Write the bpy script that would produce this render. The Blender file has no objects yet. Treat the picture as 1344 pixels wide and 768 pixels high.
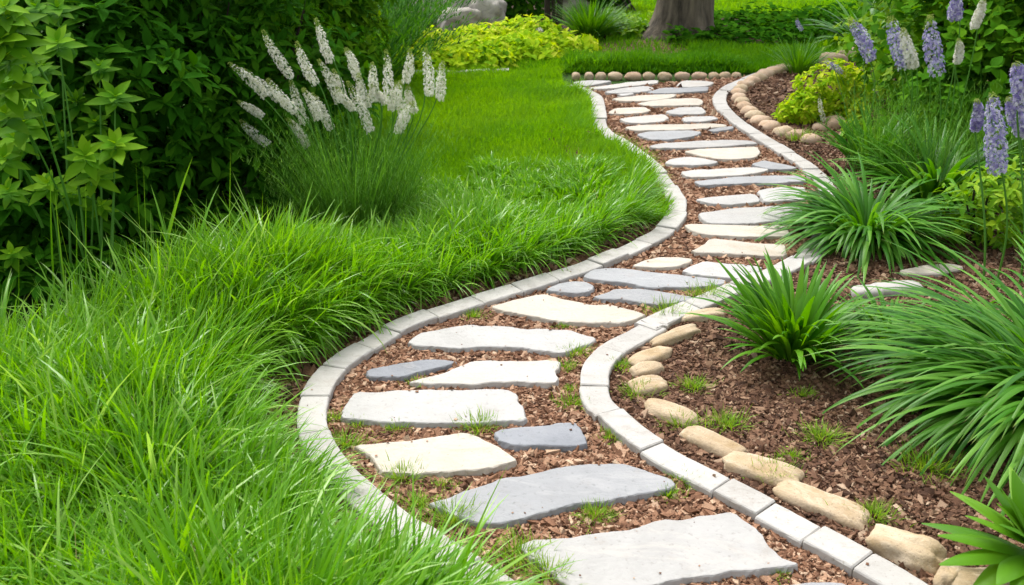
import bpy, bmesh, math, random
import numpy as np
from mathutils import Vector, noise as mnoise

# ---------------------------------------------------------------- camera, sky, sun, exposure
scn = bpy.context.scene
col = scn.collection
rad = math.radians
CAM_H, PITCH, LENS = 1.6, 24.0, 35.0
FPX = LENS / 36.0 * 1344.0
cam_d = bpy.data.cameras.new('camera')
cam = bpy.data.objects.new('camera', cam_d)
col.objects.link(cam)
cam.location = (0, 0, CAM_H)
cam.rotation_euler = (rad(90 - PITCH), 0, 0)
cam_d.lens = LENS
cam_d.sensor_width = 36.0
cam_d.clip_end = 500
cam_d.dof.use_dof = True
cam_d.dof.focus_distance = 3.5
cam_d.dof.aperture_fstop = 7.5
scn.camera = cam

SUN_EL, SUN_AZ = 58.0, -25.0     # azimuth from +y (away from the camera) towards +x
world = bpy.data.worlds.new('World')
scn.world = world
world.use_nodes = True
wn, wl = world.node_tree.nodes, world.node_tree.links
sky = wn.new('ShaderNodeTexSky')
sky.sky_type = 'NISHITA'
sky.sun_disc = False
sky.sun_elevation = rad(SUN_EL)
sky.sun_rotation = rad(SUN_AZ)
sky.air_density = 1.0
sky.dust_density = 4.0
sky.ozone_density = 1.0
hs = wn.new('ShaderNodeHueSaturation')
hs.inputs['Saturation'].default_value = 0.22
wl.new(sky.outputs[0], hs.inputs['Color'])
wl.new(hs.outputs[0], wn['Background'].inputs[0])
wn['Background'].inputs[1].default_value = 0.15
sun_d = bpy.data.lights.new('sun', 'SUN')
sun_d.energy = 1.35
sun_d.angle = rad(28)
sun_d.color = (1.0, 0.965, 0.91)
sun = bpy.data.objects.new('sun', sun_d)
col.objects.link(sun)
sd = Vector((math.sin(rad(SUN_AZ)) * math.cos(rad(SUN_EL)), math.cos(rad(SUN_AZ)) * math.cos(rad(SUN_EL)), math.sin(rad(SUN_EL))))
sun.rotation_euler = sd.to_track_quat('Z', 'Y').to_euler()
sun.location = (0, 0, 8)
scn.view_settings.view_transform = 'Standard'
scn.view_settings.look = 'None'
scn.view_settings.exposure = 1.05
scn.view_settings.gamma = 1.0
scn.render.engine = 'CYCLES'
scn.cycles.use_denoising = True
scn.cycles.max_bounces = 8
scn.cycles.transmission_bounces = 4
scn.cycles.diffuse_bounces = 4
scn.cycles.glossy_bounces = 2

# ---------------------------------------------------------------- pixel of the photograph -> point in the garden
CP, SP = math.cos(rad(PITCH)), math.sin(rad(PITCH))
def ray(u, v):
    a, b = (u - 672) / FPX, (v - 384) / FPX
    return np.array([a, CP - b * SP, -SP - b * CP])
def G(u, v, z=0.0):                       # the point at height z
    d = ray(u, v); t = (z - CAM_H) / d[2]
    return np.array([0, 0, CAM_H]) + d * t
def A(u, v, Y):                           # the point at distance Y
    d = ray(u, v); t = Y / d[1]
    return np.array([0, 0, CAM_H]) + d * t
def proj(P):                              # back to the pixel, for culling only
    P = np.asarray(P); q = P - np.array([0, 0, CAM_H])
    dep = q[:, 1] * CP - q[:, 2] * SP
    up = q[:, 1] * SP + q[:, 2] * CP
    dep = np.maximum(dep, 1e-3)
    return 672 + q[:, 0] / dep * FPX, 384 - up / dep * FPX
ZOOMS = {'1': (700, 60, 3.3525), '2': (700, 220, 3.3525), '3': (380, 360, 2.8), '4': (540, 494, 2.4),
         '5': (760, 360, 2.2997), '6': (940, 0, 3.324), '7': (1000, 600, 3.907), '8': (280, 10, 2.476), '9': (900, 300, 2.4),
         'o': (0, 0, 1.0)}
def PX(z, x, y):
    a, b, s = ZOOMS[z]
    return a + x / s, b + y / s
def GP(z, x, y, h=0.0):
    return G(*PX(z, x, y), h)

rng = np.random.default_rng(7)
random.seed(7)

# ---------------------------------------------------------------- mesh helpers
class Acc:
    def __init__(s): s.V, s.F, s.R, s.T, s.M, s.n = [], [], [], [], [], 0
    def add(s, V, F, rnd=0.5, t=0.5, mi=0):
        V = np.asarray(V, dtype=np.float32).reshape(-1, 3); F = np.asarray(F, dtype=np.int64)
        if len(V) == 0 or len(F) == 0: return s
        s.V.append(V); s.F.append(F + s.n); s.n += len(V)
        s.R.append(np.broadcast_to(np.asarray(rnd, dtype=np.float32).reshape(-1), (len(V),)) if np.size(rnd) in (1, len(V)) else None)
        s.T.append(np.broadcast_to(np.asarray(t, dtype=np.float32).reshape(-1), (len(V),)))
        s.M.append(np.full(len(F), mi, dtype=np.int32))
        return s
    def mesh(s, name, mats, smooth=True):
        me = bpy.data.meshes.new(name)
        V = np.concatenate(s.V)
        sizes = np.concatenate([np.full(len(f), f.shape[1], dtype=np.int32) for f in s.F])
        idx = np.concatenate([f.reshape(-1) for f in s.F]).astype(np.int32)
        me.vertices.add(len(V)); me.vertices.foreach_set('co', V.reshape(-1))
        me.loops.add(len(idx)); me.loops.foreach_set('vertex_index', idx)
        me.polygons.add(len(sizes))
        starts = np.concatenate([[0], np.cumsum(sizes)[:-1]]).astype(np.int32)
        me.polygons.foreach_set('loop_start', starts)
        me.polygons.foreach_set('loop_total', sizes)
        me.polygons.foreach_set('material_index', np.concatenate(s.M))
        me.polygons.foreach_set('use_smooth', np.full(len(sizes), smooth))
        for nm, arr in (('rnd', s.R), ('tt', s.T)):
            at = me.attributes.new(nm, 'FLOAT', 'POINT')
            at.data.foreach_set('value', np.concatenate(arr).astype(np.float32))
        for m in (mats if isinstance(mats, (list, tuple)) else [mats]): me.materials.append(m)
        me.update(calc_edges=True)
        return me
    def build(s, name, mats, parent=None, smooth=True, loc=None):
        if not s.V: return None
        if loc is not None:
            s.V = [v - np.asarray(loc, dtype=np.float32) for v in s.V]
        o = bpy.data.objects.new(name, s.mesh(name, mats, smooth))
        col.objects.link(o)
        if parent is not None: o.parent = parent
        if loc is not None: o.location = [float(c) for c in loc]
        return o

def tag(o, label=None, cat=None, group=None, kind=None):
    if label: o['label'] = label
    if cat: o['category'] = cat
    if group: o['group'] = group
    if kind: o['kind'] = kind
    return o
def thing(name, label, cat, loc=(0, 0, 0), group=None):
    o = bpy.data.objects.new(name, None)
    o.empty_display_size = 0.1
    col.objects.link(o)
    o.location = [float(c) for c in loc]
    return tag(o, label, cat, group)
def under(o, root):                        # parent a mesh built in world coordinates
    o.parent = root
    o.location = Vector(o.location) - Vector(root.location)
    return o

def unit(a):
    a = np.asarray(a, dtype=float)
    return a / np.maximum(np.linalg.norm(a, axis=-1, keepdims=True), 1e-9)

def blades(acc, P, az, L, W, th0, k, segs=5, fold=0.0, prof='grass', rnd=None, tw=None, pw=1.0, mi=0):
    """ribbons that start at P, lean by th0 from upright towards az and bend by k more along their length"""
    N = len(P)
    if N == 0: return
    az, L, W, th0, k = [np.broadcast_to(np.asarray(q, dtype=float), (N,)) for q in (az, L, W, th0, k)]
    t = np.linspace(0, 1, segs + 1)
    tm = (t[1:] + t[:-1]) / 2
    th = th0[:, None] + k[:, None] * tm[None] ** pw
    st = np.stack([np.sin(th) * np.cos(az)[:, None], np.sin(th) * np.sin(az)[:, None], np.cos(th)], -1) * (L / segs)[:, None, None]
    C = np.concatenate([np.zeros((N, 1, 3)), np.cumsum(st, 1)], 1) + np.asarray(P)[:, None]
    if tw is None: tw = rng.normal(0, .5, N)
    a2 = az + tw
    side = np.stack([-np.sin(a2), np.cos(a2), np.zeros(N)], -1)[:, None]
    if prof == 'grass': w = np.minimum(1, (1 - t) * 1.9) ** .75 * (0.75 + .25 * np.minimum(1, t * 5))
    elif prof == 'strap': w = np.minimum(1, (1 - t) * 2.3) ** .7 * (0.6 + .4 * np.minimum(1, t * 2.5))
    elif prof == 'lance': w = np.sin(np.pi * np.clip(t * .93 + .05, 0, 1) ** .8) ** .8
    else: w = 1 - .8 * t
    hw = W[:, None] * w[None] * .5
    if fold:
        tang = unit(np.concatenate([st, st[:, -1:]], 1))
        nrm = np.cross(tang, np.broadcast_to(side, tang.shape))
        V = np.stack([C - side * hw[..., None], C - nrm * (hw * -fold)[..., None], C + side * hw[..., None]], 2)
        m = 3
    else:
        V = np.stack([C - side * hw[..., None], C + side * hw[..., None]], 2)
        m = 2
    V = V.reshape(-1, 3)
    F = []
    base = (np.arange(N) * (segs + 1) * m)[:, None, None]
    s_ = (np.arange(segs) * m)[None, :, None]
    for j in range(m - 1):
        q = np.array([j, j + 1, j + 1 + m, j + m])[None, None]
        F.append((base + s_ + q).reshape(-1, 4))
    if rnd is None: rnd = rng.random(N)
    acc.add(V, np.concatenate(F), np.repeat(rnd, (segs + 1) * m), np.tile(np.repeat(t, m), N), mi)

def inst(acc, T, F, P, R, S, rnd=None, tt=None, mi=0):
    """copies of the template (T, F) inside one mesh; R rows are the local axes"""
    N = len(P)
    if N == 0: return
    S = np.asarray(S, dtype=float)
    if S.ndim == 1: S = S[:, None] * np.ones(3)
    X = T[None] * S[:, None]
    V = np.einsum('nvi,nij->nvj', X, R) + np.asarray(P)[:, None]
    n = len(T)
    FF = (F[None] + (np.arange(N) * n)[:, None, None]).reshape(-1, F.shape[1])
    if rnd is None: rnd = rng.random(N)
    acc.add(V.reshape(-1, 3), FF, np.repeat(rnd, n), np.tile(tt, N) if tt is not None else .5, mi)

def frames(d, up):
    x = unit(d); y = unit(np.cross(up, x)); z = np.cross(x, y)
    return np.stack([x, y, z], 1)

def leaf_template(w=.42, fold=.16, droop=.22, n=4, power=.85):
    s = np.linspace(0, 1, n + 1)
    hw = w * .5 * np.sin(np.pi * np.clip(s, 0.03, .985) ** power)
    z = -droop * s ** 2
    V, t = [], []
    for i in range(n + 1):
        V += [(s[i], -hw[i], z[i] + fold * hw[i] * 2), (s[i], 0, z[i]), (s[i], hw[i], z[i] + fold * hw[i] * 2)]
        t += [s[i]] * 3
    F = []
    for i in range(n):
        for j in range(2):
            a = i * 3 + j
            F.append((a, a + 3, a + 4, a + 1))
    return np.array(V), np.array(F), np.array(t)

def tube(acc, pts, radii, sides=6, rnd=.5, mi=0, cap=True):
    pts = np.asarray(pts, dtype=float); radii = np.broadcast_to(np.asarray(radii, dtype=float), (len(pts),))
    tg = unit(np.gradient(pts, axis=0))
    ref = np.array([1., 0, 0]) if abs(tg[0][0]) < .8 else np.array([0, 1., 0])
    a = unit(np.cross(tg, ref)); b = np.cross(tg, a)
    ph = np.linspace(0, 2 * np.pi, sides, endpoint=False)
    V = pts[:, None] + radii[:, None, None] * (a[:, None] * np.cos(ph)[None, :, None] + b[:, None] * np.sin(ph)[None, :, None])
    n = len(pts); F = []
    for i in range(n - 1):
        for j in range(sides):
            F.append((i * sides + j, i * sides + (j + 1) % sides, (i + 1) * sides + (j + 1) % sides, (i + 1) * sides + j))
    acc.add(V.reshape(-1, 3), F, rnd, np.repeat(np.linspace(0, 1, n), sides), mi)

def catmull(P, step):
    """smooth curve through the points, resampled about every step metres"""
    P = np.asarray(P, dtype=float)
    Q = np.vstack([2 * P[0] - P[1], P, 2 * P[-1] - P[-2]])
    out = []
    for i in range(1, len(Q) - 2):
        p0, p1, p2, p3 = Q[i - 1:i + 3]
        for t in np.linspace(0, 1, 14, endpoint=False):
            out.append(.5 * ((2 * p1) + (-p0 + p2) * t + (2 * p0 - 5 * p1 + 4 * p2 - p3) * t * t + (-p0 + 3 * p1 - 3 * p2 + p3) * t ** 3))
    out.append(Q[-2]); out = np.array(out)
    for _ in range(16):
        out[1:-1] = out[1:-1] * .5 + (out[:-2] + out[2:]) * .25
    s = np.concatenate([[0], np.cumsum(np.linalg.norm(np.diff(out, axis=0), axis=1))])
    ss = np.linspace(0, s[-1], max(2, int(s[-1] / step) + 1))
    return np.stack([np.interp(ss, s, out[:, i]) for i in range(out.shape[1])], 1)

def inside(poly, X, Y):
    r = np.zeros(len(X), dtype=bool); n = len(poly)
    for i in range(n):
        x1, y1 = poly[i][:2]; x2, y2 = poly[(i + 1) % n][:2]
        if y1 == y2: continue
        c = ((y1 > Y) != (y2 > Y)) & (X < (x2 - x1) * (Y - y1) / (y2 - y1) + x1)
        r ^= c
    return r
def vnoise(X, Y, s, seed=0):
    """cheap smooth value noise"""
    r_ = np.random.default_rng(seed); tab = r_.random((64, 64))
    x, y = np.asarray(X) / s + 31.7, np.asarray(Y) / s + 17.3
    i, j = np.floor(x).astype(int), np.floor(y).astype(int)
    fx, fy = x - i, y - j
    fx, fy = fx * fx * (3 - 2 * fx), fy * fy * (3 - 2 * fy)
    g = lambda a, b: tab[a % 64, b % 64]
    return (g(i, j) * (1 - fx) + g(i + 1, j) * fx) * (1 - fy) + (g(i, j + 1) * (1 - fx) + g(i + 1, j + 1) * fx) * fy

# ---------------------------------------------------------------- materials
def new_mat(name):
    m = bpy.data.materials.new(name); m.use_nodes = True
    return m, m.node_tree.nodes, m.node_tree.links, m.node_tree.nodes['Principled BSDF']
def ramp(n, stops):
    r = n.new('ShaderNodeValToRGB'); e = r.color_ramp.elements
    while len(e) > len(stops): e.remove(e[-1])
    while len(e) < len(stops): e.new(.5)
    for q, (p, c) in zip(e, stops): q.position = p; q.color = (*c, 1)
    return r
def leaf_mat(name, cols, rough=.45, trans=.35, tip=None, tip_amt=.5, tcol=None, patch=None, spec=.22, tip_pos=(.5, 1.0), vein=0.0):
    """cols: colours from one plant's darkest to palest leaf; tip: the colour the leaf has at its end"""
    m, n, l, b = new_mat(name)
    at = n.new('ShaderNodeAttribute'); at.attribute_name = 'rnd'
    r = ramp(n, [(i / max(1, len(cols) - 1), c) for i, c in enumerate(cols)])
    l.new(at.outputs['Fac'], r.inputs[0]); c = r.outputs[0]
    if tip:
        a2 = n.new('ShaderNodeAttribute'); a2.attribute_name = 'tt'
        mr = n.new('ShaderNodeMapRange'); mr.inputs[1].default_value, mr.inputs[2].default_value = tip_pos; mr.inputs[4].default_value = tip_amt
        l.new(a2.outputs['Fac'], mr.inputs[0])
        mx = n.new('ShaderNodeMix'); mx.data_type = 'RGBA'
        l.new(mr.outputs[0], mx.inputs[0]); l.new(c, mx.inputs[6]); mx.inputs[7].default_value = (*tip, 1); c = mx.outputs[2]
    if patch:                                  # slow variation of the plant's own colour across the bed
        tc = n.new('ShaderNodeNewGeometry'); nz = n.new('ShaderNodeTexNoise'); nz.inputs['Scale'].default_value = patch[0]
        l.new(tc.outputs['Position'], nz.inputs['Vector'])
        mr = n.new('ShaderNodeMapRange'); mr.inputs[1].default_value, mr.inputs[2].default_value = .4, .62
        l.new(nz.outputs['Fac'], mr.inputs[0])
        mx = n.new('ShaderNodeMix'); mx.data_type = 'RGBA'; mx.blend_type = 'MULTIPLY'
        l.new(mr.outputs[0], mx.inputs[0]); l.new(c, mx.inputs[6]); mx.inputs[7].default_value = (*patch[1], 1); c = mx.outputs[2]
    l.new(c, b.inputs['Base Color'])
    b.inputs['Roughness'].default_value = rough
    b.inputs['Specular IOR Level'].default_value = spec
    tr = n.new('ShaderNodeBsdfTranslucent')
    hsv = n.new('ShaderNodeHueSaturation'); hsv.inputs['Hue'].default_value = .485; hsv.inputs['Saturation'].default_value = 1.08; hsv.inputs['Value'].default_value = 1.35
    l.new(c, hsv.inputs['Color']); l.new(hsv.outputs[0], tr.inputs[0])
    ms = n.new('ShaderNodeMixShader'); ms.inputs[0].default_value = trans
    l.new(b.outputs[0], ms.inputs[1]); l.new(tr.outputs[0], ms.inputs[2])
    l.new(ms.outputs[0], n['Material Output'].inputs[0])
    return m

def stone_mat(name, base, var=.06, warm=None, bump=.25, scale=1.0, stain=None, rough=.75, soil=.3):
    m, n, l, b = new_mat(name)
    tc = n.new('ShaderNodeTexCoord'); oi = n.new('ShaderNodeObjectInfo')
    mp = n.new('ShaderNodeVectorMath'); mp.operation = 'ADD'
    l.new(tc.outputs['Object'], mp.inputs[0]); l.new(oi.outputs['Location'], mp.inputs[1])
    n1 = n.new('ShaderNodeTexNoise'); n1.inputs['Scale'].default_value = 5 * scale; n1.inputs['Detail'].default_value = 8; n1.inputs['Roughness'].default_value = .65
    n2 = n.new('ShaderNodeTexNoise'); n2.inputs['Scale'].default_value = 70 * scale; n2.inputs['Detail'].default_value = 5
    sc = n.new('ShaderNodeMapping'); sc.inputs['Scale'].default_value = (1, 3.2, 1); sc.inputs['Rotation'].default_value = (0, 0, .25)
    n3 = n.new('ShaderNodeTexNoise'); n3.inputs['Scale'].default_value = 3.2 * scale; n3.inputs['Detail'].default_value = 10; n3.inputs['Roughness'].default_value = .7; n3.inputs['Distortion'].default_value = 1.2
    l.new(mp.outputs[0], n1.inputs['Vector']); l.new(mp.outputs[0], n2.inputs['Vector']); l.new(mp.outputs[0], sc.inputs[0]); l.new(sc.outputs[0], n3.inputs['Vector'])
    lo = tuple(max(0, c - var) for c in base); hi = tuple(min(1, c + var * .6) for c in base)
    r1 = ramp(n, [(.3, lo), (.5, base), (.72, hi)])
    l.new(n1.outputs['Fac'], r1.inputs[0]); c = r1.outputs[0]
    mx = n.new('ShaderNodeMix'); mx.data_type = 'RGBA'
    r3 = ramp(n, [(.52, (0, 0, 0)), (.66, (1, 1, 1))]); l.new(n3.outputs['Fac'], r3.inputs[0])
    mm = n.new('ShaderNodeMath'); mm.operation = 'MULTIPLY'; mm.inputs[1].default_value = .8; l.new(r3.outputs[0], mm.inputs[0])
    l.new(mm.outputs[0], mx.inputs[0]); l.new(c, mx.inputs[6]); mx.inputs[7].default_value = (*(warm or lo), 1); c = mx.outputs[2]
    if stain:
        r2 = ramp(n, [(.30, (1, 1, 1)), (.40, (0, 0, 0))]); l.new(n2.outputs['Fac'], r2.inputs[0])
        m2 = n.new('ShaderNodeMath'); m2.operation = 'MULTIPLY'; m2.inputs[1].default_value = .6; l.new(r2.outputs[0], m2.inputs[0])
        mx2 = n.new('ShaderNodeMix'); mx2.data_type = 'RGBA'
        l.new(m2.outputs[0], mx2.inputs[0]); l.new(c, mx2.inputs[6]); mx2.inputs[7].default_value = (*stain, 1); c = mx2.outputs[2]
    orr = n.new('ShaderNodeMapRange'); orr.inputs[3].default_value = .97; orr.inputs[4].default_value = 1.12; l.new(oi.outputs['Random'], orr.inputs[0])
    mo = n.new('ShaderNodeVectorMath'); mo.operation = 'SCALE'; l.new(c, mo.inputs[0]); l.new(orr.outputs[0], mo.inputs['Scale']); c = mo.outputs[0]
    if soil:
        n4 = n.new('ShaderNodeTexNoise'); n4.inputs['Scale'].default_value = 9; n4.inputs['Detail'].default_value = 9; n4.inputs['Roughness'].default_value = .78
        o4 = n.new('ShaderNodeVectorMath'); o4.operation = 'ADD'; o4.inputs[1].default_value = (7.3, 2.1, 4.4); l.new(mp.outputs[0], o4.inputs[0]); l.new(o4.outputs[0], n4.inputs['Vector'])
        r4 = ramp(n, [(.54, (0, 0, 0)), (.72, (1, 1, 1))]); l.new(n4.outputs['Fac'], r4.inputs[0])
        m4 = n.new('ShaderNodeMath'); m4.operation = 'MULTIPLY'; m4.inputs[1].default_value = soil; l.new(r4.outputs[0], m4.inputs[0])
        mx4 = n.new('ShaderNodeMix'); mx4.data_type = 'RGBA'; l.new(m4.outputs[0], mx4.inputs[0]); l.new(c, mx4.inputs[6]); mx4.inputs[7].default_value = (.24, .19, .14, 1); c = mx4.outputs[2]
    l.new(c, b.inputs['Base Color']); b.inputs['Roughness'].default_value = rough; b.inputs['Specular IOR Level'].default_value = .3
    # cleft ledges: stepped noise gives the split layers of flagstone
    st = n.new('ShaderNodeMath'); st.operation = 'SNAP'; st.inputs[1].default_value = .09; l.new(n3.outputs['Fac'], st.inputs[0])
    ad = n.new('ShaderNodeMath'); ad.operation = 'MULTIPLY_ADD'; ad.inputs[1].default_value = .25; l.new(n2.outputs['Fac'], ad.inputs[0]); l.new(st.outputs[0], ad.inputs[2])
    ad2 = n.new('ShaderNodeMath'); ad2.operation = 'MULTIPLY_ADD'; ad2.inputs[1].default_value = .8; l.new(n1.outputs['Fac'], ad2.inputs[0]); l.new(ad.outputs[0], ad2.inputs[2])
    bp = n.new('ShaderNodeBump'); bp.inputs['Strength'].default_value = bump; bp.inputs['Distance'].default_value = .02
    l.new(ad2.outputs[0], bp.inputs['Height']); l.new(bp.outputs[0], b.inputs['Normal'])
    return m

def ground_mat(name, stops, scale=60, bump=.6, dist=.02, voro=True):
    m, n, l, b = new_mat(name)
    g = n.new('ShaderNodeNewGeometry')
    nz = n.new('ShaderNodeTexNoise'); nz.inputs['Scale'].default_value = scale; nz.inputs['Detail'].default_value = 8; nz.inputs['Roughness'].default_value = .75
    vo = n.new('ShaderNodeTexVoronoi'); vo.inputs['Scale'].default_value = scale * 1.6
    l.new(g.outputs['Position'], nz.inputs['Vector']); l.new(g.outputs['Position'], vo.inputs['Vector'])
    mx = n.new('ShaderNodeMix'); mx.data_type = 'RGBA'; mx.inputs[0].default_value = .5 if voro else 0
    l.new(nz.outputs['Fac'], mx.inputs[6]); l.new(vo.outputs['Color'], mx.inputs[7])
    sp = n.new('ShaderNodeSeparateColor'); l.new(mx.outputs[2], sp.inputs[0])
    r = ramp(n, stops); l.new(sp.outputs[0], r.inputs[0]); l.new(r.outputs[0], b.inputs['Base Color'])
    b.inputs['Roughness'].default_value = .95; b.inputs['Specular IOR Level'].default_value = .15
    bp = n.new('ShaderNodeBump'); bp.inputs['Strength'].default_value = bump; bp.inputs['Distance'].default_value = dist
    l.new(sp.outputs[0], bp.inputs['Height']); l.new(bp.outputs[0], b.inputs['Normal'])
    return m

def chip_mat(name, cols):
    m, n, l, b = new_mat(name)
    at = n.new('ShaderNodeAttribute'); at.attribute_name = 'rnd'
    r = ramp(n, cols); l.new(at.outputs['Fac'], r.inputs[0])
    g = n.new('ShaderNodeNewGeometry'); nz = n.new('ShaderNodeTexNoise'); nz.inputs['Scale'].default_value = 260; nz.inputs['Detail'].default_value = 3
    l.new(g.outputs['Position'], nz.inputs['Vector'])
    mx = n.new('ShaderNodeMix'); mx.data_type = 'RGBA'; mx.blend_type = 'MULTIPLY'; mx.inputs[0].default_value = .55
    r2 = ramp(n, [(.35, (.45, .42, .4)), (.65, (1.15, 1.1, 1.05))]); l.new(nz.outputs['Fac'], r2.inputs[0])
    l.new(r.outputs[0], mx.inputs[6]); l.new(r2.outputs[0], mx.inputs[7]); l.new(mx.outputs[2], b.inputs['Base Color'])
    b.inputs['Roughness'].default_value = .85; b.inputs['Specular IOR Level'].default_value = .25
    return m

def bark_mat(name, c0, c1, scale=14):
    m, n, l, b = new_mat(name)
    tc = n.new('ShaderNodeTexCoord'); mp = n.new('ShaderNodeMapping'); mp.inputs['Scale'].default_value = (1, 1, .16)
    nz = n.new('ShaderNodeTexNoise'); nz.inputs['Scale'].default_value = scale; nz.inputs['Detail'].default_value = 9; nz.inputs['Roughness'].default_value = .7
    l.new(tc.outputs['Object'], mp.inputs[0]); l.new(mp.outputs[0], nz.inputs['Vector'])
    r = ramp(n, [(.35, c0), (.65, c1)]); l.new(nz.outputs['Fac'], r.inputs[0]); l.new(r.outputs[0], b.inputs['Base Color'])
    b.inputs['Roughness'].default_value = .9
    bp = n.new('ShaderNodeBump'); bp.inputs['Strength'].default_value = 1.0; bp.inputs['Distance'].default_value = .06
    l.new(nz.outputs['Fac'], bp.inputs['Height']); l.new(bp.outputs[0], b.inputs['Normal'])
    return m

M = {}
M['ground'] = ground_mat('lawn_soil', [(.3, (.018, .035, .008)), (.55, (.035, .085, .010)), (.8, (.05, .12, .014))], 45, .4)
M['soil'] = ground_mat('dark_soil', [(.3, (.030, .018, .012)), (.6, (.075, .045, .03)), (.85, (.13, .085, .06))], 70)
M['mulch_path'] = ground_mat('path_mulch', [(.25, (.05, .027, .016)), (.5, (.15, .083, .050)), (.8, (.28, .17, .11))], 70)
M['mulch_bed'] = ground_mat('bed_mulch', [(.25, (.035, .018, .011)), (.5, (.09, .049, .031)), (.8, (.18, .11, .07))], 75)
M['chip_path'] = chip_mat('path_bark_chip', [(0, (.058, .027, .015)), (.28, (.16, .078, .043)), (.5, (.28, .148, .086)), (.7, (.40, .245, .155)), (.92, (.54, .40, .28))])
M['chip_bed'] = chip_mat('bed_bark_chip', [(0, (.034, .017, .010)), (.33, (.105, .052, .030)), (.6, (.19, .102, .060)), (.8, (.30, .19, .12)), (.96, (.46, .35, .25))])
M['grass_long'] = leaf_mat('long_grass', [(.040, .175, .004), (.090, .295, .006), (.145, .385, .010), (.30, .50, .10)], .30, .42, tip=(.21, .44, .02), tip_amt=.45, spec=.45)
M['grass_lawn'] = leaf_mat('lawn_grass', [(.11, .30, .005), (.17, .39, .007), (.23, .46, .012)], .55, .42, tip=(.30, .50, .03), tip_amt=.4, patch=(1.3, (.78, .9, .8)), spec=.12)
M['grass_far'] = leaf_mat('far_grass', [(.070, .23, .006), (.12, .33, .009), (.18, .41, .014)], .55, .42, patch=(1.1, (.62, .8, .7)), spec=.1)
M['weed'] = leaf_mat('weed_green', [(.11, .25, .010), (.20, .38, .025), (.32, .46, .06)], .5, .38)
M['feather'] = leaf_mat('feathery_foliage', [(.06, .19, .018), (.12, .31, .036), (.22, .43, .09)], .7, .38, spec=.02)
M['bright_leaf'] = leaf_mat('bright_shrub_leaf', [(.022, .12, .004), (.080, .25, .006), (.22, .43, .014)], .6, .38, tip=(.24, .38, .02), tip_amt=.3, tip_pos=(.2, 1), spec=.04)
M['dark_leaf'] = leaf_mat('dark_shrub_leaf', [(.012, .065, .003), (.032, .140, .006), (.085, .24, .012)], .7, .3, spec=.02)
M['dark_leaf2'] = leaf_mat('mid_green_shrub_leaf', [(.025, .10, .004), (.065, .19, .006), (.16, .31, .012)], .75, .3, spec=.02)
M['right_leaf'] = leaf_mat('round_shrub_leaf', [(.022, .10, .004), (.065, .21, .007), (.16, .34, .012)], .7, .32, spec=.03)
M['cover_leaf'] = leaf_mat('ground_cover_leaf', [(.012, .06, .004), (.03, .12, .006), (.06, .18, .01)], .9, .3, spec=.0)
M['lime_leaf'] = leaf_mat('lime_shrub_leaf', [(.07, .22, .006), (.26, .46, .010), (.45, .60, .02), (.70, .72, .10)], .7, .38, spec=.03)
M['lime_leaf2'] = leaf_mat('yellow_green_leaf', [(.060, .20, .006), (.16, .34, .010), (.32, .48, .02)], .5, .35, spec=.12)
M['needle'] = leaf_mat('arching_needle_foliage', [(.020, .09, .008), (.040, .150, .012), (.08, .22, .022)], .55, .3, spec=.05)
M['strap_dark'] = leaf_mat('glossy_strap_leaf', [(.030, .15, .008), (.058, .22, .012), (.12, .31, .028)], .38, .34, spec=.3, tip=(.28, .22, .06), tip_amt=.7, tip_pos=(.94, 1.0))
M['strap_pale'] = leaf_mat('blue_green_strap_leaf', [(.032, .15, .008), (.070, .245, .014), (.16, .37, .045)], .38, .38, spec=.3, tip=(.28, .22, .06), tip_amt=.7, tip_pos=(.94, 1.0))
M['strap_mid'] = leaf_mat('fresh_strap_leaf', [(.045, .18, .005), (.08, .26, .008), (.14, .35, .02)], .38, .38, spec=.3)
M['lance'] = leaf_mat('broad_lance_leaf', [(.07, .22, .010), (.12, .31, .014), (.20, .40, .03)], .38, .36, spec=.3)
M['stem'] = leaf_mat('green_stem', [(.06, .20, .02), (.11, .28, .035)], .5, .1)
M['white_petal'] = leaf_mat('white_petal', [(.50, .52, .36), (.80, .79, .73), (.88, .87, .84)], .6, .4, spec=.1)
M['lilac_petal'] = leaf_mat('lilac_petal', [(.20, .15, .40), (.42, .37, .62), (.80, .79, .82)], .6, .35, spec=.1)
M['bud'] = leaf_mat('green_bud', [(.22, .32, .06), (.42, .50, .14)], .55, .25)
M['orange_petal'] = leaf_mat('orange_petal', [(.75, .13, .03), (.85, .22, .06)], .5, .3)
M['woody'] = bark_mat('shrub_bark', (.02, .014, .008), (.07, .05, .03), 40)
M['bark'] = bark_mat('tree_bark', (.030, .023, .015), (.21, .17, .12), 9)
M['straw'] = leaf_mat('straw_blade', [(.30, .24, .08), (.42, .36, .16)], .6, .3)
M['kerb'] = stone_mat('pale_concrete', (.41, .395, .37), .06, (.33, .31, .28), .22, 1.5, stain=(.25, .23, .19), rough=.85, soil=.45)
M['cobble'] = stone_mat('tan_fieldstone', (.43, .33, .215), .09, (.54, .45, .33), .5, 2.2, stain=(.22, .155, .10), rough=.9)
M['cobble2'] = stone_mat('pinkish_fieldstone', (.47, .34, .235), .08, (.54, .43, .32), .4, 2.5, stain=(.28, .19, .13), rough=.9)
M['boulder'] = stone_mat('grey_boulder', (.40, .375, .335), .12, (.24, .215, .185), 1.0, 1.2, stain=(.16, .14, .12), rough=.9)
M['pale'] = stone_mat('pale_grey_flagstone', (.375, .368, .355), .05, (.43, .41, .38), .34, stain=(.27, .26, .24))
M['cream'] = stone_mat('cream_flagstone', (.45, .41, .35), .05, (.41, .35, .265), .34, stain=(.34, .29, .22))
M['white'] = stone_mat('off_white_flagstone', (.455, .435, .405), .04, (.43, .385, .33), .30, stain=(.35, .32, .28), soil=.22)
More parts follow.
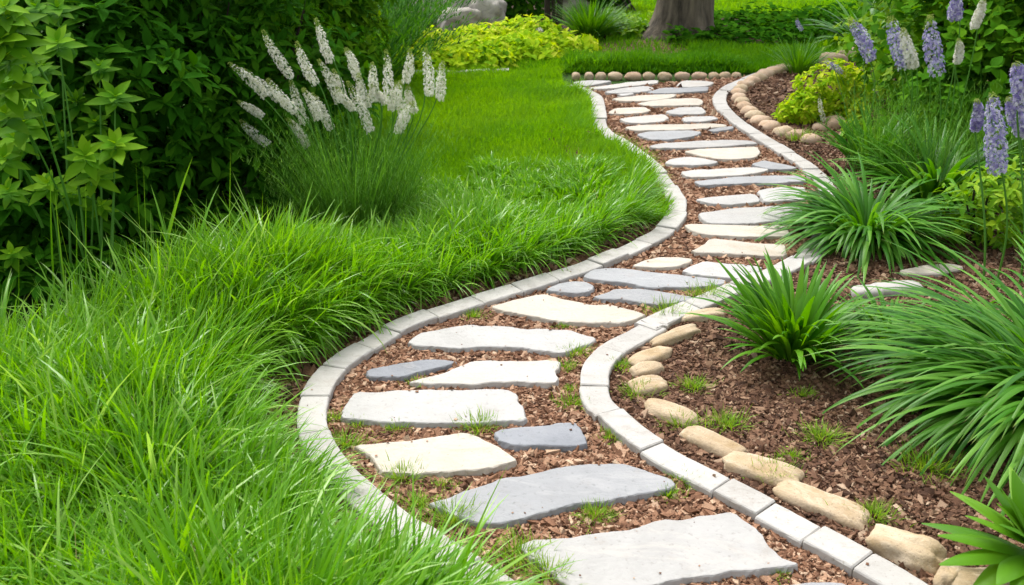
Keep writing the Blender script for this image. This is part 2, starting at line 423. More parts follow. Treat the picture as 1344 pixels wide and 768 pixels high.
M['grey'] = stone_mat('blue_grey_flagstone', (.285, .29, .298), .04, (.36, .36, .36), .34, stain=(.20, .205, .21))
M['dark'] = stone_mat('dark_slate_flagstone', (.225, .235, .255), .05, (.31, .32, .335), .3, stain=(.15, .16, .175))

# ---------------------------------------------------------------- the lines of the path
L_in = [PX('1', *p) for p in [(165, 172), (210, 180), (290, 210), (313, 240), (318, 290), (328, 350), (360, 385), (400, 405), (450, 437), (520, 490), (575, 540), (625, 600), (655, 650)]] + \
       [PX('2', *p) for p in [(678, 150), (672, 210), (640, 255), (600, 295), (530, 330), (450, 370), (370, 402), (250, 452)]] + \
       [PX('3', *p) for p in [(1040, 5), (900, 50), (780, 85), (640, 130), (530, 165), (430, 205), (340, 260), (270, 300), (205, 350), (160, 410), (138, 470), (135, 540), (160, 610), (200, 670), (260, 730)]] + \
       [PX('4', *p) for p in [(0, 438), (60, 470), (150, 530), (250, 590), (350, 655)]] + [(760, 822), (830, 880)]
R_c = [PX('1', *p) for p in [(1000, 122), (930, 148), (870, 175), (830, 205), (818, 235), (835, 272), (880, 317), (940, 363), (1010, 405), (1080, 447), (1150, 490), (1210, 530), (1262, 575)]] + \
      [(1088, 248), (1094, 275), (1085, 305), (1062, 332)] + \
      [PX('2', *p) for p in [(1130, 425), (1080, 452), (1010, 480), (900, 518), (830, 547), (750, 582), (640, 625), (560, 662), (480, 702)]] + \
      [PX('5', *p) for p in [(245, 140), (180, 180), (110, 215), (60, 262), (44, 305), (52, 375), (95, 418), (152, 470), (260, 545), (350, 592), (445, 640), (550, 695)]] + \
      [(1115, 725), (1153, 746), (1184, 764), (1262, 815), (1340, 870)]
KH, KW = 0.036, 0.092
def offs(line, d):
    t = np.gradient(line[:, :2], axis=0); t /= np.linalg.norm(t, axis=1, keepdims=True)
    nrm = np.stack([-t[:, 1], t[:, 0]], 1)
    o = line.copy(); o[:, :2] += nrm * d
    return o
left_in = catmull([G(u, v, KH) for u, v in L_in], .02)      # runs from far to near; its left-hand side (facing near) is the path
left_c = offs(left_in, -KW / 2)
left_out = offs(left_in, -KW)
if np.mean(left_out[:, 0]) > np.mean(left_in[:, 0]):
    left_c = offs(left_in, KW / 2); left_out = offs(left_in, KW)
right_c = catmull([G(u, v, KH) for u, v in R_c], .02)
a_, b_ = offs(right_c, KW / 2), offs(right_c, -KW / 2)
right_in, right_out = (a_, b_) if np.mean(a_[:, 0]) < np.mean(b_[:, 0]) else (b_, a_)

path_poly = np.vstack([left_c[:, :2], right_c[::-1, :2]])
hedge_line = np.array([G(u, v)[:2] for u, v in [(-500, 800), (-160, 600), (0, 500), (100, 474), (200, 436), (290, 402), (370, 370), (405, 330), (395, 230), (420, 150), (440, 100)]])
lawn_poly = np.vstack([left_out[:, :2], [[-2.4, .9]], hedge_line, [[left_out[0, 0], 8.2]]])
far_y = G(840, 96)[1]

# ---------------------------------------------------------------- ground
def sheet(name, poly=None, x0=0, x1=0, y0=0, y1=0, cell=.03, z=0.004, amp=.006, mat=None, extra=None):
    nx, ny = int((x1 - x0) / cell) + 1, int((y1 - y0) / cell) + 1
    X, Y = np.meshgrid(np.linspace(x0, x1, nx), np.linspace(y0, y1, ny), indexing='ij')
    Z = z + amp * (vnoise(X, Y, .11, 3) + .6 * vnoise(X, Y, .045, 5) + 1.2 * vnoise(X, Y, .5, 8) - 1.4)
    if extra is not None: Z = Z + extra(X, Y)
    V = np.stack([X, Y, Z], -1).reshape(-1, 3)
    i, j = np.meshgrid(np.arange(nx - 1), np.arange(ny - 1), indexing='ij')
    a = (i * ny + j).reshape(-1)
    F = np.stack([a, a + ny, a + ny + 1, a + 1], 1)
    if poly is not None:
        c = V[F].mean(1)
        F = F[poly(c[:, 0], c[:, 1])]
    used = np.unique(F); mp = np.zeros(len(V), dtype=int); mp[used] = np.arange(len(used))
    o = Acc().add(V[used], mp[F]).build(name, mat)
    return tag(o, kind='structure')
gs = 150.0
o = Acc().add([(-gs, -gs, -.02), (gs, -gs, -.02), (gs, gs, -.02), (-gs, gs, -.02)], [(0, 1, 2, 3)]).build('ground', M['ground']); tag(o, kind='structure')
in_path = lambda X, Y: inside(path_poly, X, Y) & (Y < far_y)
def right_of_path(X, Y):
    ln = right_c
    bed_poly = np.vstack([ln[:, :2], [[ln[-1, 0], .7], [6, .7], [6, 7.6], [2.6, 8.3]]])
    return inside(bed_poly, X, Y)
def mound(X, Y): return np.clip((X - .55) * .02, 0, .02)
sheet('mulch_path_surface', lambda X, Y: in_path(X, Y), -1.6, 3.2, .9, far_y + .05, .03, .003, .007, M['mulch_path'])
sheet('mulch_bed_surface', lambda X, Y: right_of_path(X, Y) , -.4, 6, .7, 8.4, .03, .004, .009, M['mulch_bed'])
def near_left(X, Y):
    Q = left_out[::5, :2]
    d = np.min(np.hypot(X[:, None] - Q[None, :, 0], Y[:, None] - Q[None, :, 1]), 1)
    return (d < .32) & inside(lawn_poly, X, Y)
def strip_mask(X, Y):
    r = np.zeros(len(X), bool)
    for k in range(0, len(X), 20000): r[k:k + 20000] = near_left(X[k:k + 20000], Y[k:k + 20000])
    return r
sheet('soil_border', lambda X, Y: strip_mask(X, Y) | (inside(lawn_poly, X, Y) & (Y < 4.6)), -4, 2.4, .9, 8.0, .04, .0, .008, M['soil'])
bare = [G(752, 68), G(790, 55), G(850, 48), G(905, 60), G(900, 75), G(840, 76), G(780, 74)]
bare = np.array(bare)[:, :2]
sheet('bare_soil_patch', lambda X, Y: inside(bare, X, Y), -.5, 4, 8, 11, .05, .002, .006, M['mulch_path'])
tb = np.array([G(520, 100), G(655, 93), G(700, 82), G(765, 60), G(860, 40), G(700, -10), G(430, -10), G(430, 100)])[:, :2]
sheet('planting_soil', lambda X, Y: inside(tb, X, Y), -3, 2.5, 7, 13.5, .08, -.004, .006, M['soil'])
rb2 = np.array([G(915, 60), G(1050, 62), G(1085, 40), G(1344, 60), G(1500, 20), G(1080, 22), G(930, 22)])[:, :2]
sheet('shaded_soil', lambda X, Y: inside(rb2, X, Y), 1, 9, 7.5, 13.5, .08, -.004, .006, M['soil'])

# ---------------------------------------------------------------- flagstones
STONES = [
 # name key, material, zoom, outline, phrase for kerb labels, label
 ('pale', '4', [(330,525),(400,508),(500,503),(600,490),(700,480),(790,450),(860,445),(1000,430),(1030,440),(1070,470),(1110,505),(1120,535),(1160,570),(1225,595),(1150,607),(1000,618),(850,640),(700,664),(600,690),(520,680),(470,640),(400,585),(355,545)], 'large pale bottom slab', 'large pale grey flagstone nearest the viewer, cut by the bottom edge'),
 ('grey', '4', [(1130,665),(1180,655),(1250,648),(1344,648),(1420,668),(1480,720),(1300,760),(1100,730)], 'sliver of stone at the bottom edge', 'sliver of grey flagstone just entering at the bottom right of the path'),
 ('grey', '4', [(45,400),(110,380),(200,345),(300,320),(400,300),(500,280),(600,272),(680,275),(760,305),(815,320),(835,342),(790,360),(700,375),(600,395),(500,405),(430,425),(340,450),(270,465),(210,460),(150,440),(80,415)], 'wide blue-grey slab', 'wide pointed blue-grey flagstone with dark front edge, second from the bottom'),
 ('cream', '3', [(243,625),(350,618),(470,606),(560,590),(640,578),(690,595),(745,622),(800,655),(838,685),(790,700),(700,715),(600,725),(500,730),(420,728),(380,728),(335,722),(315,690),(280,650)], 'cream wedge slab', 'warm cream wedge-shaped flagstone left of the small dark slate'),
 ('dark', '3', [(750,582),(780,568),(860,560),(950,555),(985,545),(1040,538),(1060,545),(1080,590),(1105,625),(1050,630),(960,628),(870,628),(820,625),(775,612)], 'small dark slate', 'small dark blue-grey slate flagstone right of the cream wedge'),
 ('pale', '3', [(185,530),(205,480),(240,430),(330,432),(440,424),(560,424),(680,420),(800,420),(835,440),(835,465),(862,485),(872,535),(780,540),(700,545),(600,548),(490,545),(360,542),(250,535)], 'pale rectangular slab', 'pale grey near-rectangular flagstone with a notched right end'),
 ('white', '3', [(430,396),(500,378),(560,365),(620,340),(670,318),(760,318),(850,318),(930,316),(996,322),(992,345),(975,360),(985,385),(975,400),(870,395),(740,395),(690,402),(600,405),(500,398)], 'white slab with long left point', 'off-white flagstone with a long left point beside the dark slate sliver'),
 ('dark', '3', [(284,350),(380,332),(470,312),(560,312),(625,320),(560,340),(500,352),(420,376),(350,378),(285,376)], 'dark slate sliver', 'thin dark slate flagstone tapering right, at the left kerb'),
 ('pale', '3', [(432,250),(480,218),(520,208),(600,192),(665,184),(740,188),(800,190),(860,198),(960,200),(1030,205),(1060,215),(1128,230),(1110,252),(1050,272),(1000,288),(930,280),(870,270),(780,266),(700,268),(640,272),(560,270),(460,262)], 'long wavy grey slab', 'long wavy pale grey flagstone behind the off-white one'),
 ('cream', '3', [(738,118),(800,100),(925,70),(1005,90),(1085,105),(1130,112),(1180,110),(1290,140),(1312,150),(1225,178),(1130,178),(1050,175),(1000,172),(950,165),(870,150),(800,137)], 'large cream slab', 'large cream flagstone crossed by a faint crack, beside the weed on the right kerb'),
 ('grey', '2', [(258,568),(320,545),(350,532),(480,532),(600,550),(700,568),(690,580),(620,595),(560,602),(480,595),(400,580),(300,577)], 'blue-grey lens slab', 'blue-grey lens-shaped flagstone right of the small oval one'),
 ('grey', '2', [(55,535),(110,508),(170,498),(230,500),(265,520),(255,543),(210,553),(130,548)], 'small oval stone', 'small oval blue-grey flagstone close to the left kerb'),
 ('grey', '2', [(212,480),(260,450),(330,443),(400,443),(520,460),(640,468),(740,480),(850,492),(840,510),(760,522),(620,524),(520,528),(430,512),(330,500),(250,492)], 'long blue-grey slab', 'long blue-grey flagstone spanning the path behind the small oval one'),
 ('pale', '2', [(645,455),(700,430),(750,412),(850,418),(1010,433),(990,455),(930,488),(850,482),(760,475),(690,470)], 'pale stone behind the kerb bend', 'pale grey trapezoid flagstone partly behind the fresh green lily clump'),
 ('cream', '2', [(435,430),(480,410),(560,392),(640,395),(700,403),(690,415),(620,438),(540,440)], 'small cream stone', 'small cream flagstone left of the pale trapezoid one'),
 ('cream', '2', [(692,370),(730,345),(785,312),(880,322),(1000,332),(1110,335),(1120,388),(980,385),(840,375)], 'cream trapezoid slab', 'cream trapezoid flagstone next to the front of the arching lily clump'),
 ('cream', '2', [(662,255),(700,248),(850,252),(1000,252),(1110,252),(1130,300),(1000,303),(900,300),(780,298),(700,280)], 'cream strip slab', 'long cream strip of flagstone with a rounded left end at the inner bend'),
 ('pale', '2', [(725,200),(800,190),(900,175),(1000,170),(1110,165),(1180,170),(1180,235),(1050,235),(960,245),(860,248),(770,245),(740,225)], 'broad grey slab', 'broad pale grey flagstone running under the leaf tips of the lily clump'),
 ('pale', '2', [(712,140),(760,130),(880,118),(970,112),(1003,148),(940,158),(860,162),(780,158)], 'left half of the split pair', 'pale flagstone, left one of a pair split by a narrow slanting gap'),
 ('pale', '2', [(980,102),(1050,88),(1140,82),(1200,85),(1200,140),(1100,145),(1020,150),(1000,130)], 'right half of the split pair', 'pale flagstone, right one of a pair split by a narrow slanting gap'),
 ('grey', '1', [(697,595),(800,585),(900,575),(1040,570),(1180,572),(1200,595),(1100,602),(980,605),(860,608),(740,613)], 'narrow grey bar', 'long narrow grey flagstone with dark front edge behind the split pair'),
 ('white', '1', [(643,555),(720,545),(850,538),(970,532),(1040,543),(990,558),(900,570),(800,575),(680,580)], 'white tapered slab', 'off-white flagstone tapering to both ends, left of the blue triangle'),
 ('grey', '1', [(955,520),(1010,503),(1080,518),(1160,535),(1130,543),(1040,543),(985,530)], 'blue triangle stone', 'small blue-grey triangular flagstone against the right kerb'),
 ('pale', '1', [(570,515),(620,495),(680,487),(760,495),(820,508),(790,520),(700,525),(600,525)], 'pale lens stone', 'pale lens-shaped flagstone in front of the cream half-moon one'),
 ('cream', '1', [(658,465),(720,455),(860,448),(990,442),(998,470),(990,490),(880,500),(810,497),(740,485)], 'cream half-moon slab', 'cream half-moon flagstone with a squared right end'),
 ('pale', '1', [(513,440),(570,428),(700,420),(850,412),(960,416),(995,430),(900,438),(780,445),(640,450),(530,448)], 'long thin pale bar', 'very long thin pale flagstone directly behind the cream half-moon'),
 ('grey', '1', [(450,390),(500,378),(600,374),(690,372),(740,378),(720,395),(620,410),(520,412)], 'blue-grey blunt stone', 'blue-grey blunt flagstone halfway up the far path'),
 ('cream', '1', [(400,358),(480,348),(580,345),(640,345),(760,340),(850,345),(850,355),(760,362),(680,368),(580,372),(430,373)], 'thin cream bar', 'long thin cream flagstone touching the bluish sliver'),
 ('grey', '1', [(762,372),(810,360),(880,353),(885,360),(870,366),(800,377)], 'bluish sliver', 'tiny bluish sliver of flagstone at the right end of the thin cream bar'),
 ('white', '1', [(372,320),(440,312),(520,305),(570,300),(598,318),(570,332),(480,340),(410,338)], 'off-white leaf stone', 'off-white leaf-shaped flagstone at the hidden left kerb'),
 ('pale', '1', [(650,315),(720,310),(790,310),(815,320),(760,332),(660,335)], 'small pale block', 'small pale flagstone right of the leaf-shaped one'),
 ('pale', '1', [(580,290),(640,272),(740,268),(765,290),(740,300),(620,302)], 'pale wedge stone', 'pale wedge-shaped flagstone facing the right kerb bend'),
 ('cream', '1', [(325,290),(360,275),(430,270),(490,270),(520,285),(480,295),(400,300),(340,298)], 'small cream oval', 'small cream oval flagstone against the far left kerb'),
 ('cream', '1', [(450,255),(520,242),(600,232),(720,230),(748,240),(740,260),(640,262),(500,265)], 'cream tapered stone', 'cream flagstone pointed at its left end, ninth from the far end'),
 ('cream', '1', [(342,232),(420,222),(540,213),(630,212),(615,228),(540,240),(440,245),(370,242)], 'cream curved stone', 'cream slightly curved flagstone, eighth from the far end'),
 ('pale', '1', [(368,212),(440,206),(448,213),(390,220)], 'tiny pale chip stone', 'tiny pale flagstone piece on the far left of the path'),
 ('grey', '1', [(498,205),(560,185),(680,183),(770,180),(765,198),(640,207),(520,210)], 'grey far bar', 'light blue-grey flagstone with squared right end near the far end'),
 ('pale', '1', [(312,203),(400,185),(500,175),(535,185),(510,198),(400,208),(330,210)], 'pale far stone', 'pale flagstone in front of the long slanting one at the far end'),
 ('white', '1', [(250,183),(340,172),(430,158),(550,150),(545,165),(450,175),(320,190),(262,190)], 'long slanting far stone', 'long slanting off-white flagstone near the cobble row'),
 ('pale', '1', [(175,158),(260,150),(350,153),(300,165),(230,178),(190,172)], 'far left corner stone', 'pale flagstone in the far left corner of the path'),
 ('white', '1', [(632,172),(660,152),(740,152),(800,160),(780,175),(700,182),(640,180)], 'far right stone', 'off-white flagstone at the far right in front of the cobble row'),
]
SZ = 0.030
stone_polys, stone_info = [], []
def rough_outline(P, step=.012, amp=.0028, seed=0):
    r_ = np.random.default_rng(seed)
    P = np.asarray(P)[:, :2]
    Q = []
    n = len(P)
    for i in range(n):                     # one round of corner cutting keeps the corners fairly crisp
        a, b = P[i], P[(i + 1) % n]
        Q += [a * .84 + b * .16, a * .16 + b * .84]
    Q = np.array(Q); n = len(Q); out = []
    for i in range(n):
        a, b = Q[i], Q[(i + 1) % n]; L = np.linalg.norm(b - a); k = max(1, int(L / step))
        for t in np.arange(k) / k: out.append(a + (b - a) * t)
    out = np.array(out)
    nrm = np.roll(out, -1, 0) - np.roll(out, 1, 0)
    nrm = np.stack([nrm[:, 1], -nrm[:, 0]], 1); nrm /= np.maximum(np.linalg.norm(nrm, axis=1, keepdims=True), 1e-6)
    m = len(out)
    j = r_.normal(0, 1, m); j2 = r_.normal(0, 1, m)
    for _ in range(3): j2 = (np.roll(j2, 1) + j2 + np.roll(j2, -1)) / 3
    return out + nrm * (j * amp * .35 + j2 * amp * 2.2)[:, None]
def poly_area(P): return .5 * np.sum(P[:, 0] * np.roll(P[:, 1], -1) - np.roll(P[:, 0], -1) * P[:, 1])
def offset_in(P, d):
    P2 = P.copy()
    a = P - np.roll(P, 1, 0); b = np.roll(P, -1, 0) - P
    t = unit(a) + unit(b); t = unit(t)
    return P2 + np.stack([-t[:, 1], t[:, 0]], 1) * d      # inward for a counter-clockwise outline
for k, (mk, zz, pts, phrase, label) in enumerate(STONES):
    W = np.array([GP(zz, x, y, SZ) for x, y in pts])[:, :2]
    if poly_area(W) < 0: W = W[::-1]
    O = rough_outline(W, .010 if k < 12 else .016, .0022 if k < 12 else .003, k)
    stone_polys.append(O)
    c = O.mean(0); stone_info.append((c, phrase))
    r_ = np.random.default_rng(900 + k); m = len(O)
    und = r_.normal(0, 1, m)
    for _ in range(4): und = (np.roll(und, 1) + und + np.roll(und, -1)) / 3
    tilt = r_.normal(0, .006, 2)
    h = lambda P: SZ + (P[:, 0] - c[0]) * tilt[0] + (P[:, 1] - c[1]) * tilt[1]
    rings = [(offset_in(O, -.002 + 0 * m), lambda P: np.full(len(P), -.015)),
             (offset_in(O, -.0035) + r_.normal(0, .0016, (m, 2)), lambda P: h(P) - .019 + und * .006),
             (O + r_.normal(0, .0007, (m, 2)), lambda P: h(P) - .0035 + und * .001),
             (offset_in(O, .0025), lambda P: h(P) - .0006),
             (offset_in(O, .006), lambda P: h(P))]
    bm = bmesh.new(); vr = []
    for P, zf in rings:
        z = zf(P); vr.append([bm.verts.new((P[i, 0] - c[0], P[i, 1] - c[1], z[i])) for i in range(m)])
    for a, b in zip(vr[:-1], vr[1:]):
        for i in range(m):
            f = bm.faces.new((a[i], a[(i + 1) % m], b[(i + 1) % m], b[i])); f.smooth = False
    f = bm.faces.new(vr[-1]); f.smooth = False
    bmesh.ops.triangulate(bm, faces=[f])
    me = bpy.data.meshes.new('flagstone'); bm.to_mesh(me); bm.free()
    me.materials.append(M[mk])
    o = bpy.data.objects.new('flagstone', me); col.objects.link(o); o.location = (c[0], c[1], 0)
    tag(o, label, 'paving stone', 'flagstones laid across the curving path')

# ---------------------------------------------------------------- kerb blocks
ORD = ['first', 'second', 'third', 'fourth', 'fifth', 'sixth', 'seventh', 'eighth', 'ninth', 'tenth', 'eleventh', 'twelfth', 'thirteenth', 'fourteenth', 'fifteenth', 'sixteenth', 'seventeenth', 'eighteenth', 'nineteenth', 'twentieth']
def kerb(center, side, lens, group):
    seg = np.linalg.norm(np.diff(center[:, :2], axis=0), axis=1)
    s = np.concatenate([[0], np.cumsum(seg)]); total = s[-1]
    cuts = [0.0]; i = 0
    while cuts[-1] < total - .08:
        cuts.append(min(total, cuts[-1] + lens(total - cuts[-1]))); i += 1
    rec = []
    r_ = np.random.default_rng(11 if side == 'left' else 12)
    for i in range(len(cuts) - 1):
        a, b = cuts[i] + .0016, cuts[i + 1] - .0016
        n = max(3, int((b - a) / .02))
        ss = np.linspace(a, b, n + 1)
        C = np.stack([np.interp(ss, s, center[:, q]) for q in range(2)], 1)
        t = unit(np.gradient(C, axis=0)); nm = np.stack([-t[:, 1], t[:, 0]], 1)
        hw = KW / 2 + r_.normal(0, .0012); dz = r_.normal(0, .0026); sh = r_.normal(0, .0024)
        tl = r_.normal(0, .022)
        bev = .006
        prof = [(-hw, -.03), (-hw, KH - bev), (-hw + bev * .4, KH - bev * .3), (-hw + bev, KH), (hw - bev, KH), (hw - bev * .4, KH - bev * .3), (hw, KH - bev), (hw, -.03)]
        o0 = C.mean(0); V = []
        st = np.concatenate([[ss[0]], [ss[0] + .004], ss[1:-1], [ss[-1] - .004], [ss[-1]]])
        C = np.stack([np.interp(st, s, center[:, q]) for q in range(2)], 1)
        t = unit(np.gradient(C, axis=0)); nm = np.stack([-t[:, 1], t[:, 0]], 1)
        for j in range(len(C)):
            end = j in (0, len(C) - 1)
            for x, z in prof:
                x2 = x * (.975 if end else 1) + sh; z2 = z - (.003 if end and z > 0 else 0)
                w = r_.normal(0, .0006, 2)
                p = C[j] + nm[j] * x2 + w
                V.append((p[0] - o0[0], p[1] - o0[1], z2 + dz + tl * x))
        m = len(prof); F = []
        for j in range(len(C) - 1):
            for q in range(m - 1):
                F.append((j * m + q, j * m + q + 1, (j + 1) * m + q + 1, (j + 1) * m + q))
        E = [tuple(range(m))[::-1], tuple((len(C) - 1) * m + q for q in range(m))]
        bm = bmesh.new(); vs = [bm.verts.new(v) for v in V]
        for f in F + E: bm.faces.new([vs[q] for q in f])
        bmesh.ops.recalc_face_normals(bm, faces=bm.faces[:])
        me = bpy.data.meshes.new('kerb_block'); bm.to_mesh(me); bm.free(); me.materials.append(M['kerb'])
        o = bpy.data.objects.new('kerb_block', me); col.objects.link(o); o.location = (o0[0], o0[1], 0)
        d = [np.hypot(*(o0 - c)) + .0 for c, _ in stone_info]
        rec.append((o, stone_info[int(np.argmin(d))][1], o0[1]))
    byp = {}
    for o, ph, y in rec: byp.setdefault(ph, []).append((y, o))
    for ph, lst in byp.items():
        lst.sort(key=lambda q: q[0])
        for j, (y, o) in enumerate(lst):
            lab = f'pale kerb block in the {side} kerb beside the {ph}' if len(lst) == 1 else f'{ORD[j]} pale block up the {side} kerb beside the {ph}'
            tag(o, lab, 'kerb block', group)
rl = np.random.default_rng(21)
kerb(left_c, 'left', lambda r: rl.uniform(.15, .24), 'concrete blocks of the left kerb')
kerb(right_c, 'right', lambda r: rl.choice([.14, .17, .22, .25, .27]), 'concrete blocks of the right kerb')

# ---------------------------------------------------------------- fieldstones
def rock_mesh(name, mat, L, W, H, seed, sub=3, lump=.16, box=.3):
    bm = bmesh.new(); bmesh.ops.create_icosphere(bm, subdivisions=sub, radius=1)
    off = Vector((seed * 3.17, seed * 1.31, seed * .77))
    for v in bm.verts:
        d = v.co.normalized()
        e = 2.0 + box * 4                        # superellipsoid: between round and block-like
        q = (abs(d.x) ** e + abs(d.y) ** e + abs(d.z) ** e) ** (-1 / e)
        n1 = mnoise.noise(d * 1.3 + off) * lump + mnoise.noise(d * 3.1 + off) * lump * .4 + mnoise.noise(d * 8 + off) * lump * .12
        p = d * q * (1 + n1)
        v.co = Vector((p.x * L / 2, p.y * W / 2, p.z * H / 2))
    for f in bm.faces: f.smooth = True
    me = bpy.data.meshes.new(name); bm.to_mesh(me); bm.free(); me.materials.append(mat)
    return me
def rock(name, c, L, W, H, az, seed, label, cat, group=None, mat='cobble', sink=.3, **kw):
    o = bpy.data.objects.new(name, rock_mesh(name, M[mat], L, W, H, seed, **kw)); col.objects.link(o)
    o.location = (float(c[0]), float(c[1]), H * (.5 - sink)); o.rotation_euler = (0, 0, az)
    return tag(o, label, cat, group)
near = [((312,128),(432,112),.07,'long tan edging stone at the far end of the row, behind the two weeds'),
        ((228,202),(350,158),.075,'slender tan edging stone with a pale wedge end, second in the row'),
        ((166,262),(266,222),.085,'rounded tan edging stone just above the short squat one'),
        ((160,292),(246,272),.075,'short squat tan edging stone wedged at the tightest bend of the row'),
        ((165,338),(258,320),.10,'nearly round tan edging stone with a weed at its lower left'),
        ((208,385),(350,438),.095,'smooth oval tan edging stone just in front of the nearly round one'),
        ((328,470),(482,535),.085,'flat tan edging stone with one weed before and one behind it'),
        ((452,550),(652,612),.105,'broad pale tan edging stone with a bright weed on its front'),
        ((617,635),(870,742),.10,'longest tan edging stone, flat topped like a log')]
for i, (a, b, w, lab) in enumerate(near):
    A0, B0 = GP('5', *a, .03), GP('5', *b, .03)
    d = B0 - A0; L = max(np.hypot(d[0], d[1]) * 1.0, w * 1.05)
    rock('edging_stone', (A0 + B0) / 2, L * 1.12, w * .92, .060, math.atan2(d[1], d[0]), 5 + i, lab, 'stone', 'tan fieldstones edging the near bed', 'cobble', .34, box=.6 if i > 5 else .4, lump=.16, sub=4)
for a, b, w, s_, lab in [((565,405),(930,540),.10,31,'blocky tan edging stone between the longest one and the broad-leaved plant'),
                     ((905,590),(1010,640),.09,32,'small tan stone half hidden under the broad lance leaves'),
                     ((970,655),(1260,668),.11,33,'yellowish tan edging stone at the bottom edge under the broad-leaved plant')]:
    A0, B0 = GP('7', *a, .03), GP('7', *b, .03); d = B0 - A0
    rock('edging_stone', (A0 + B0) / 2, np.hypot(d[0], d[1]), w, .085, math.atan2(d[1], d[0]), s_, lab, 'stone', 'tan fieldstones edging the near bed', 'cobble', .32, box=.6, lump=.24, sub=4)
up = [(1103,97,.2),(1062,108,.16),(1022,122,.13),(990,138,.11),(962,152,.10),(932,170,.10),(912,188,.09),(903,206,.09),(905,226,.09),(917,246,.095),(930,266,.095),(950,285,.10),(975,306,.11),(1003,326,.12),(1043,350,.125),(1105,376,.12),(1160,391,.11),(1220,410,.11)]
UP = np.array([GP('1', x, y, .03) for x, y, _ in up]); dU = np.gradient(UP, axis=0)
for i, (p, d, (_, _, s_)) in enumerate(zip(UP, dU, up)):
    lab = f'{ORD[len(up) - 1 - i]} rounded tan stone up the curved row from the arching lily clump'
    sp = float(np.hypot(d[0], d[1]))
    rock('border_cobble', p, max(s_, min(sp * 1.04, .24)), min(s_, .12) * 1.15, .085, math.atan2(d[1], d[0]) + rng.normal(0, .2), 50 + i, lab, 'stone', 'rounded stones edging the upper bed', 'cobble2' if i % 3 else 'cobble', .3, sub=3, box=.08)
rowx = [(187,35),(245,40),(297,45),(360,62),(440,70),(508,52),(578,60),(655,64),(732,66),(795,46),(843,56),(893,42)]
for i, (x, w) in enumerate(rowx):
    p = GP('1', x, 128, .02); px = 7.75 / FPX
    rock('row_cobble', p, w / 3.3525 * px * 1.05, .085, .072, rng.normal(0, .08), 80 + i, f'{ORD[i]} rounded cobble from the left in the row across the path end', 'stone', 'cobbles closing the far end of the path', 'cobble2' if i in (4, 7, 8) else 'cobble', .44, sub=3, box=.05)
for (x, y, L, W, H, az, s_, lab, mt) in [
    (515, 563, .16, .12, .12, .1, 101, 'pinkish rounded boulder in front of the lime green shrub', 'cobble2'),
    (455, 572, .12, .10, .07, .3, 102, 'low pinkish stone touching the left of the rounded boulder', 'cobble2'),
    (590, 600, .16, .1, .08, .3, 105, 'low tan stone between the rounded boulder and the strap leaves', 'cobble'),
    (705, 418, .09, .08, .09, .2, 103, 'small white stone among the lavender flower stems', 'white')]:
    rock('garden_stone', GP('6', x, y), L, W, H, az, s_, lab, 'stone', None, mt, .3, box=.1)
for i, (x, y, L) in enumerate([(1092, 84, .22), (1117, 78, .24), (1140, 74, .2)]):
    rock('bed_edge_stone', G(x, y), L, .13, .13, -.1, 110 + i, ['left', 'middle', 'right'][i] + ' one of three long tan stones edging the bed behind the lime shrub', 'stone', 'long stones behind the lime shrub', 'cobble', .3, box=.3)
for i, (x, y, L) in enumerate([(1137, 392, .12), (1160, 389, .12), (1186, 386, .14)]):
    rock('pale_edge_stone', G(x, y), L, .08, .07, .12, 120 + i, ['left', 'middle', 'right'][i] + ' one of three pale grey stones between the two near lily clumps', 'stone', 'pale stones across the near bed', 'kerb', .3, box=.6, lump=.06)
# flat slab in the bed
W = np.array([GP('9', x, y, .03) for x, y in [(672,130),(715,122),(760,112),(830,108),(880,120),(820,138),(740,142),(690,140)]])[:, :2]
if poly_area(W) < 0: W = W[::-1]
O = rough_outline(W, .012, .002, 77); c = O.mean(0); m = len(O)
V = [(x - c[0], y - c[1], z) for z, P in ((-.01, O), (.024, O), (.03, offset_in(O, .006))) for x, y in P]
F = [(r * m + i, r * m + (i + 1) % m, (r + 1) * m + (i + 1) % m, (r + 1) * m + i) for r in (0, 1) for i in range(m)]
bm = bmesh.new(); vs = [bm.verts.new(v) for v in V]
for f in F: bm.faces.new([vs[q] for q in f])
bm.faces.new(vs[2 * m:]); me = bpy.data.meshes.new('bed_slab'); bm.to_mesh(me); bm.free(); me.materials.append(M['cream'])
o = bpy.data.objects.new('bed_slab', me); col.objects.link(o); o.location = (c[0], c[1], 0)
tag(o, 'flat cream slab lying alone in the bed mulch behind the big arching clump', 'paving stone')
stone_polys.append(O)
# far boulders
def far_rock(u, v, Y, L, W, H, az, s_, lab, **kw):
    p = G(u, v)
    o = rock('boulder', (p[0], p[1]), L, W, H, az, s_, lab, 'boulder', 'grey boulders behind the lime bed', 'boulder', .15, sub=4, **kw)
    return o
far_rock(594, 27, 0, .80, .5, .62, .1, 201, 'largest grey boulder, rounded, behind the lime bed', lump=.4, box=.3)
far_rock(640, 36, 0, .34, .25, .36, .3, 202, 'smaller pale boulder leaning at the right of the largest one', lump=.4, box=.3)
far_rock(606, 38, 0, .42, .28, .24, .3, 204, 'low boulder at the foot of the largest one', lump=.25, box=.3)
far_rock(755, 14, 0, .5, .3, .35, .3, 203, 'pinkish grey boulder behind the thin multi-stemmed tree', lump=.4, box=.3)
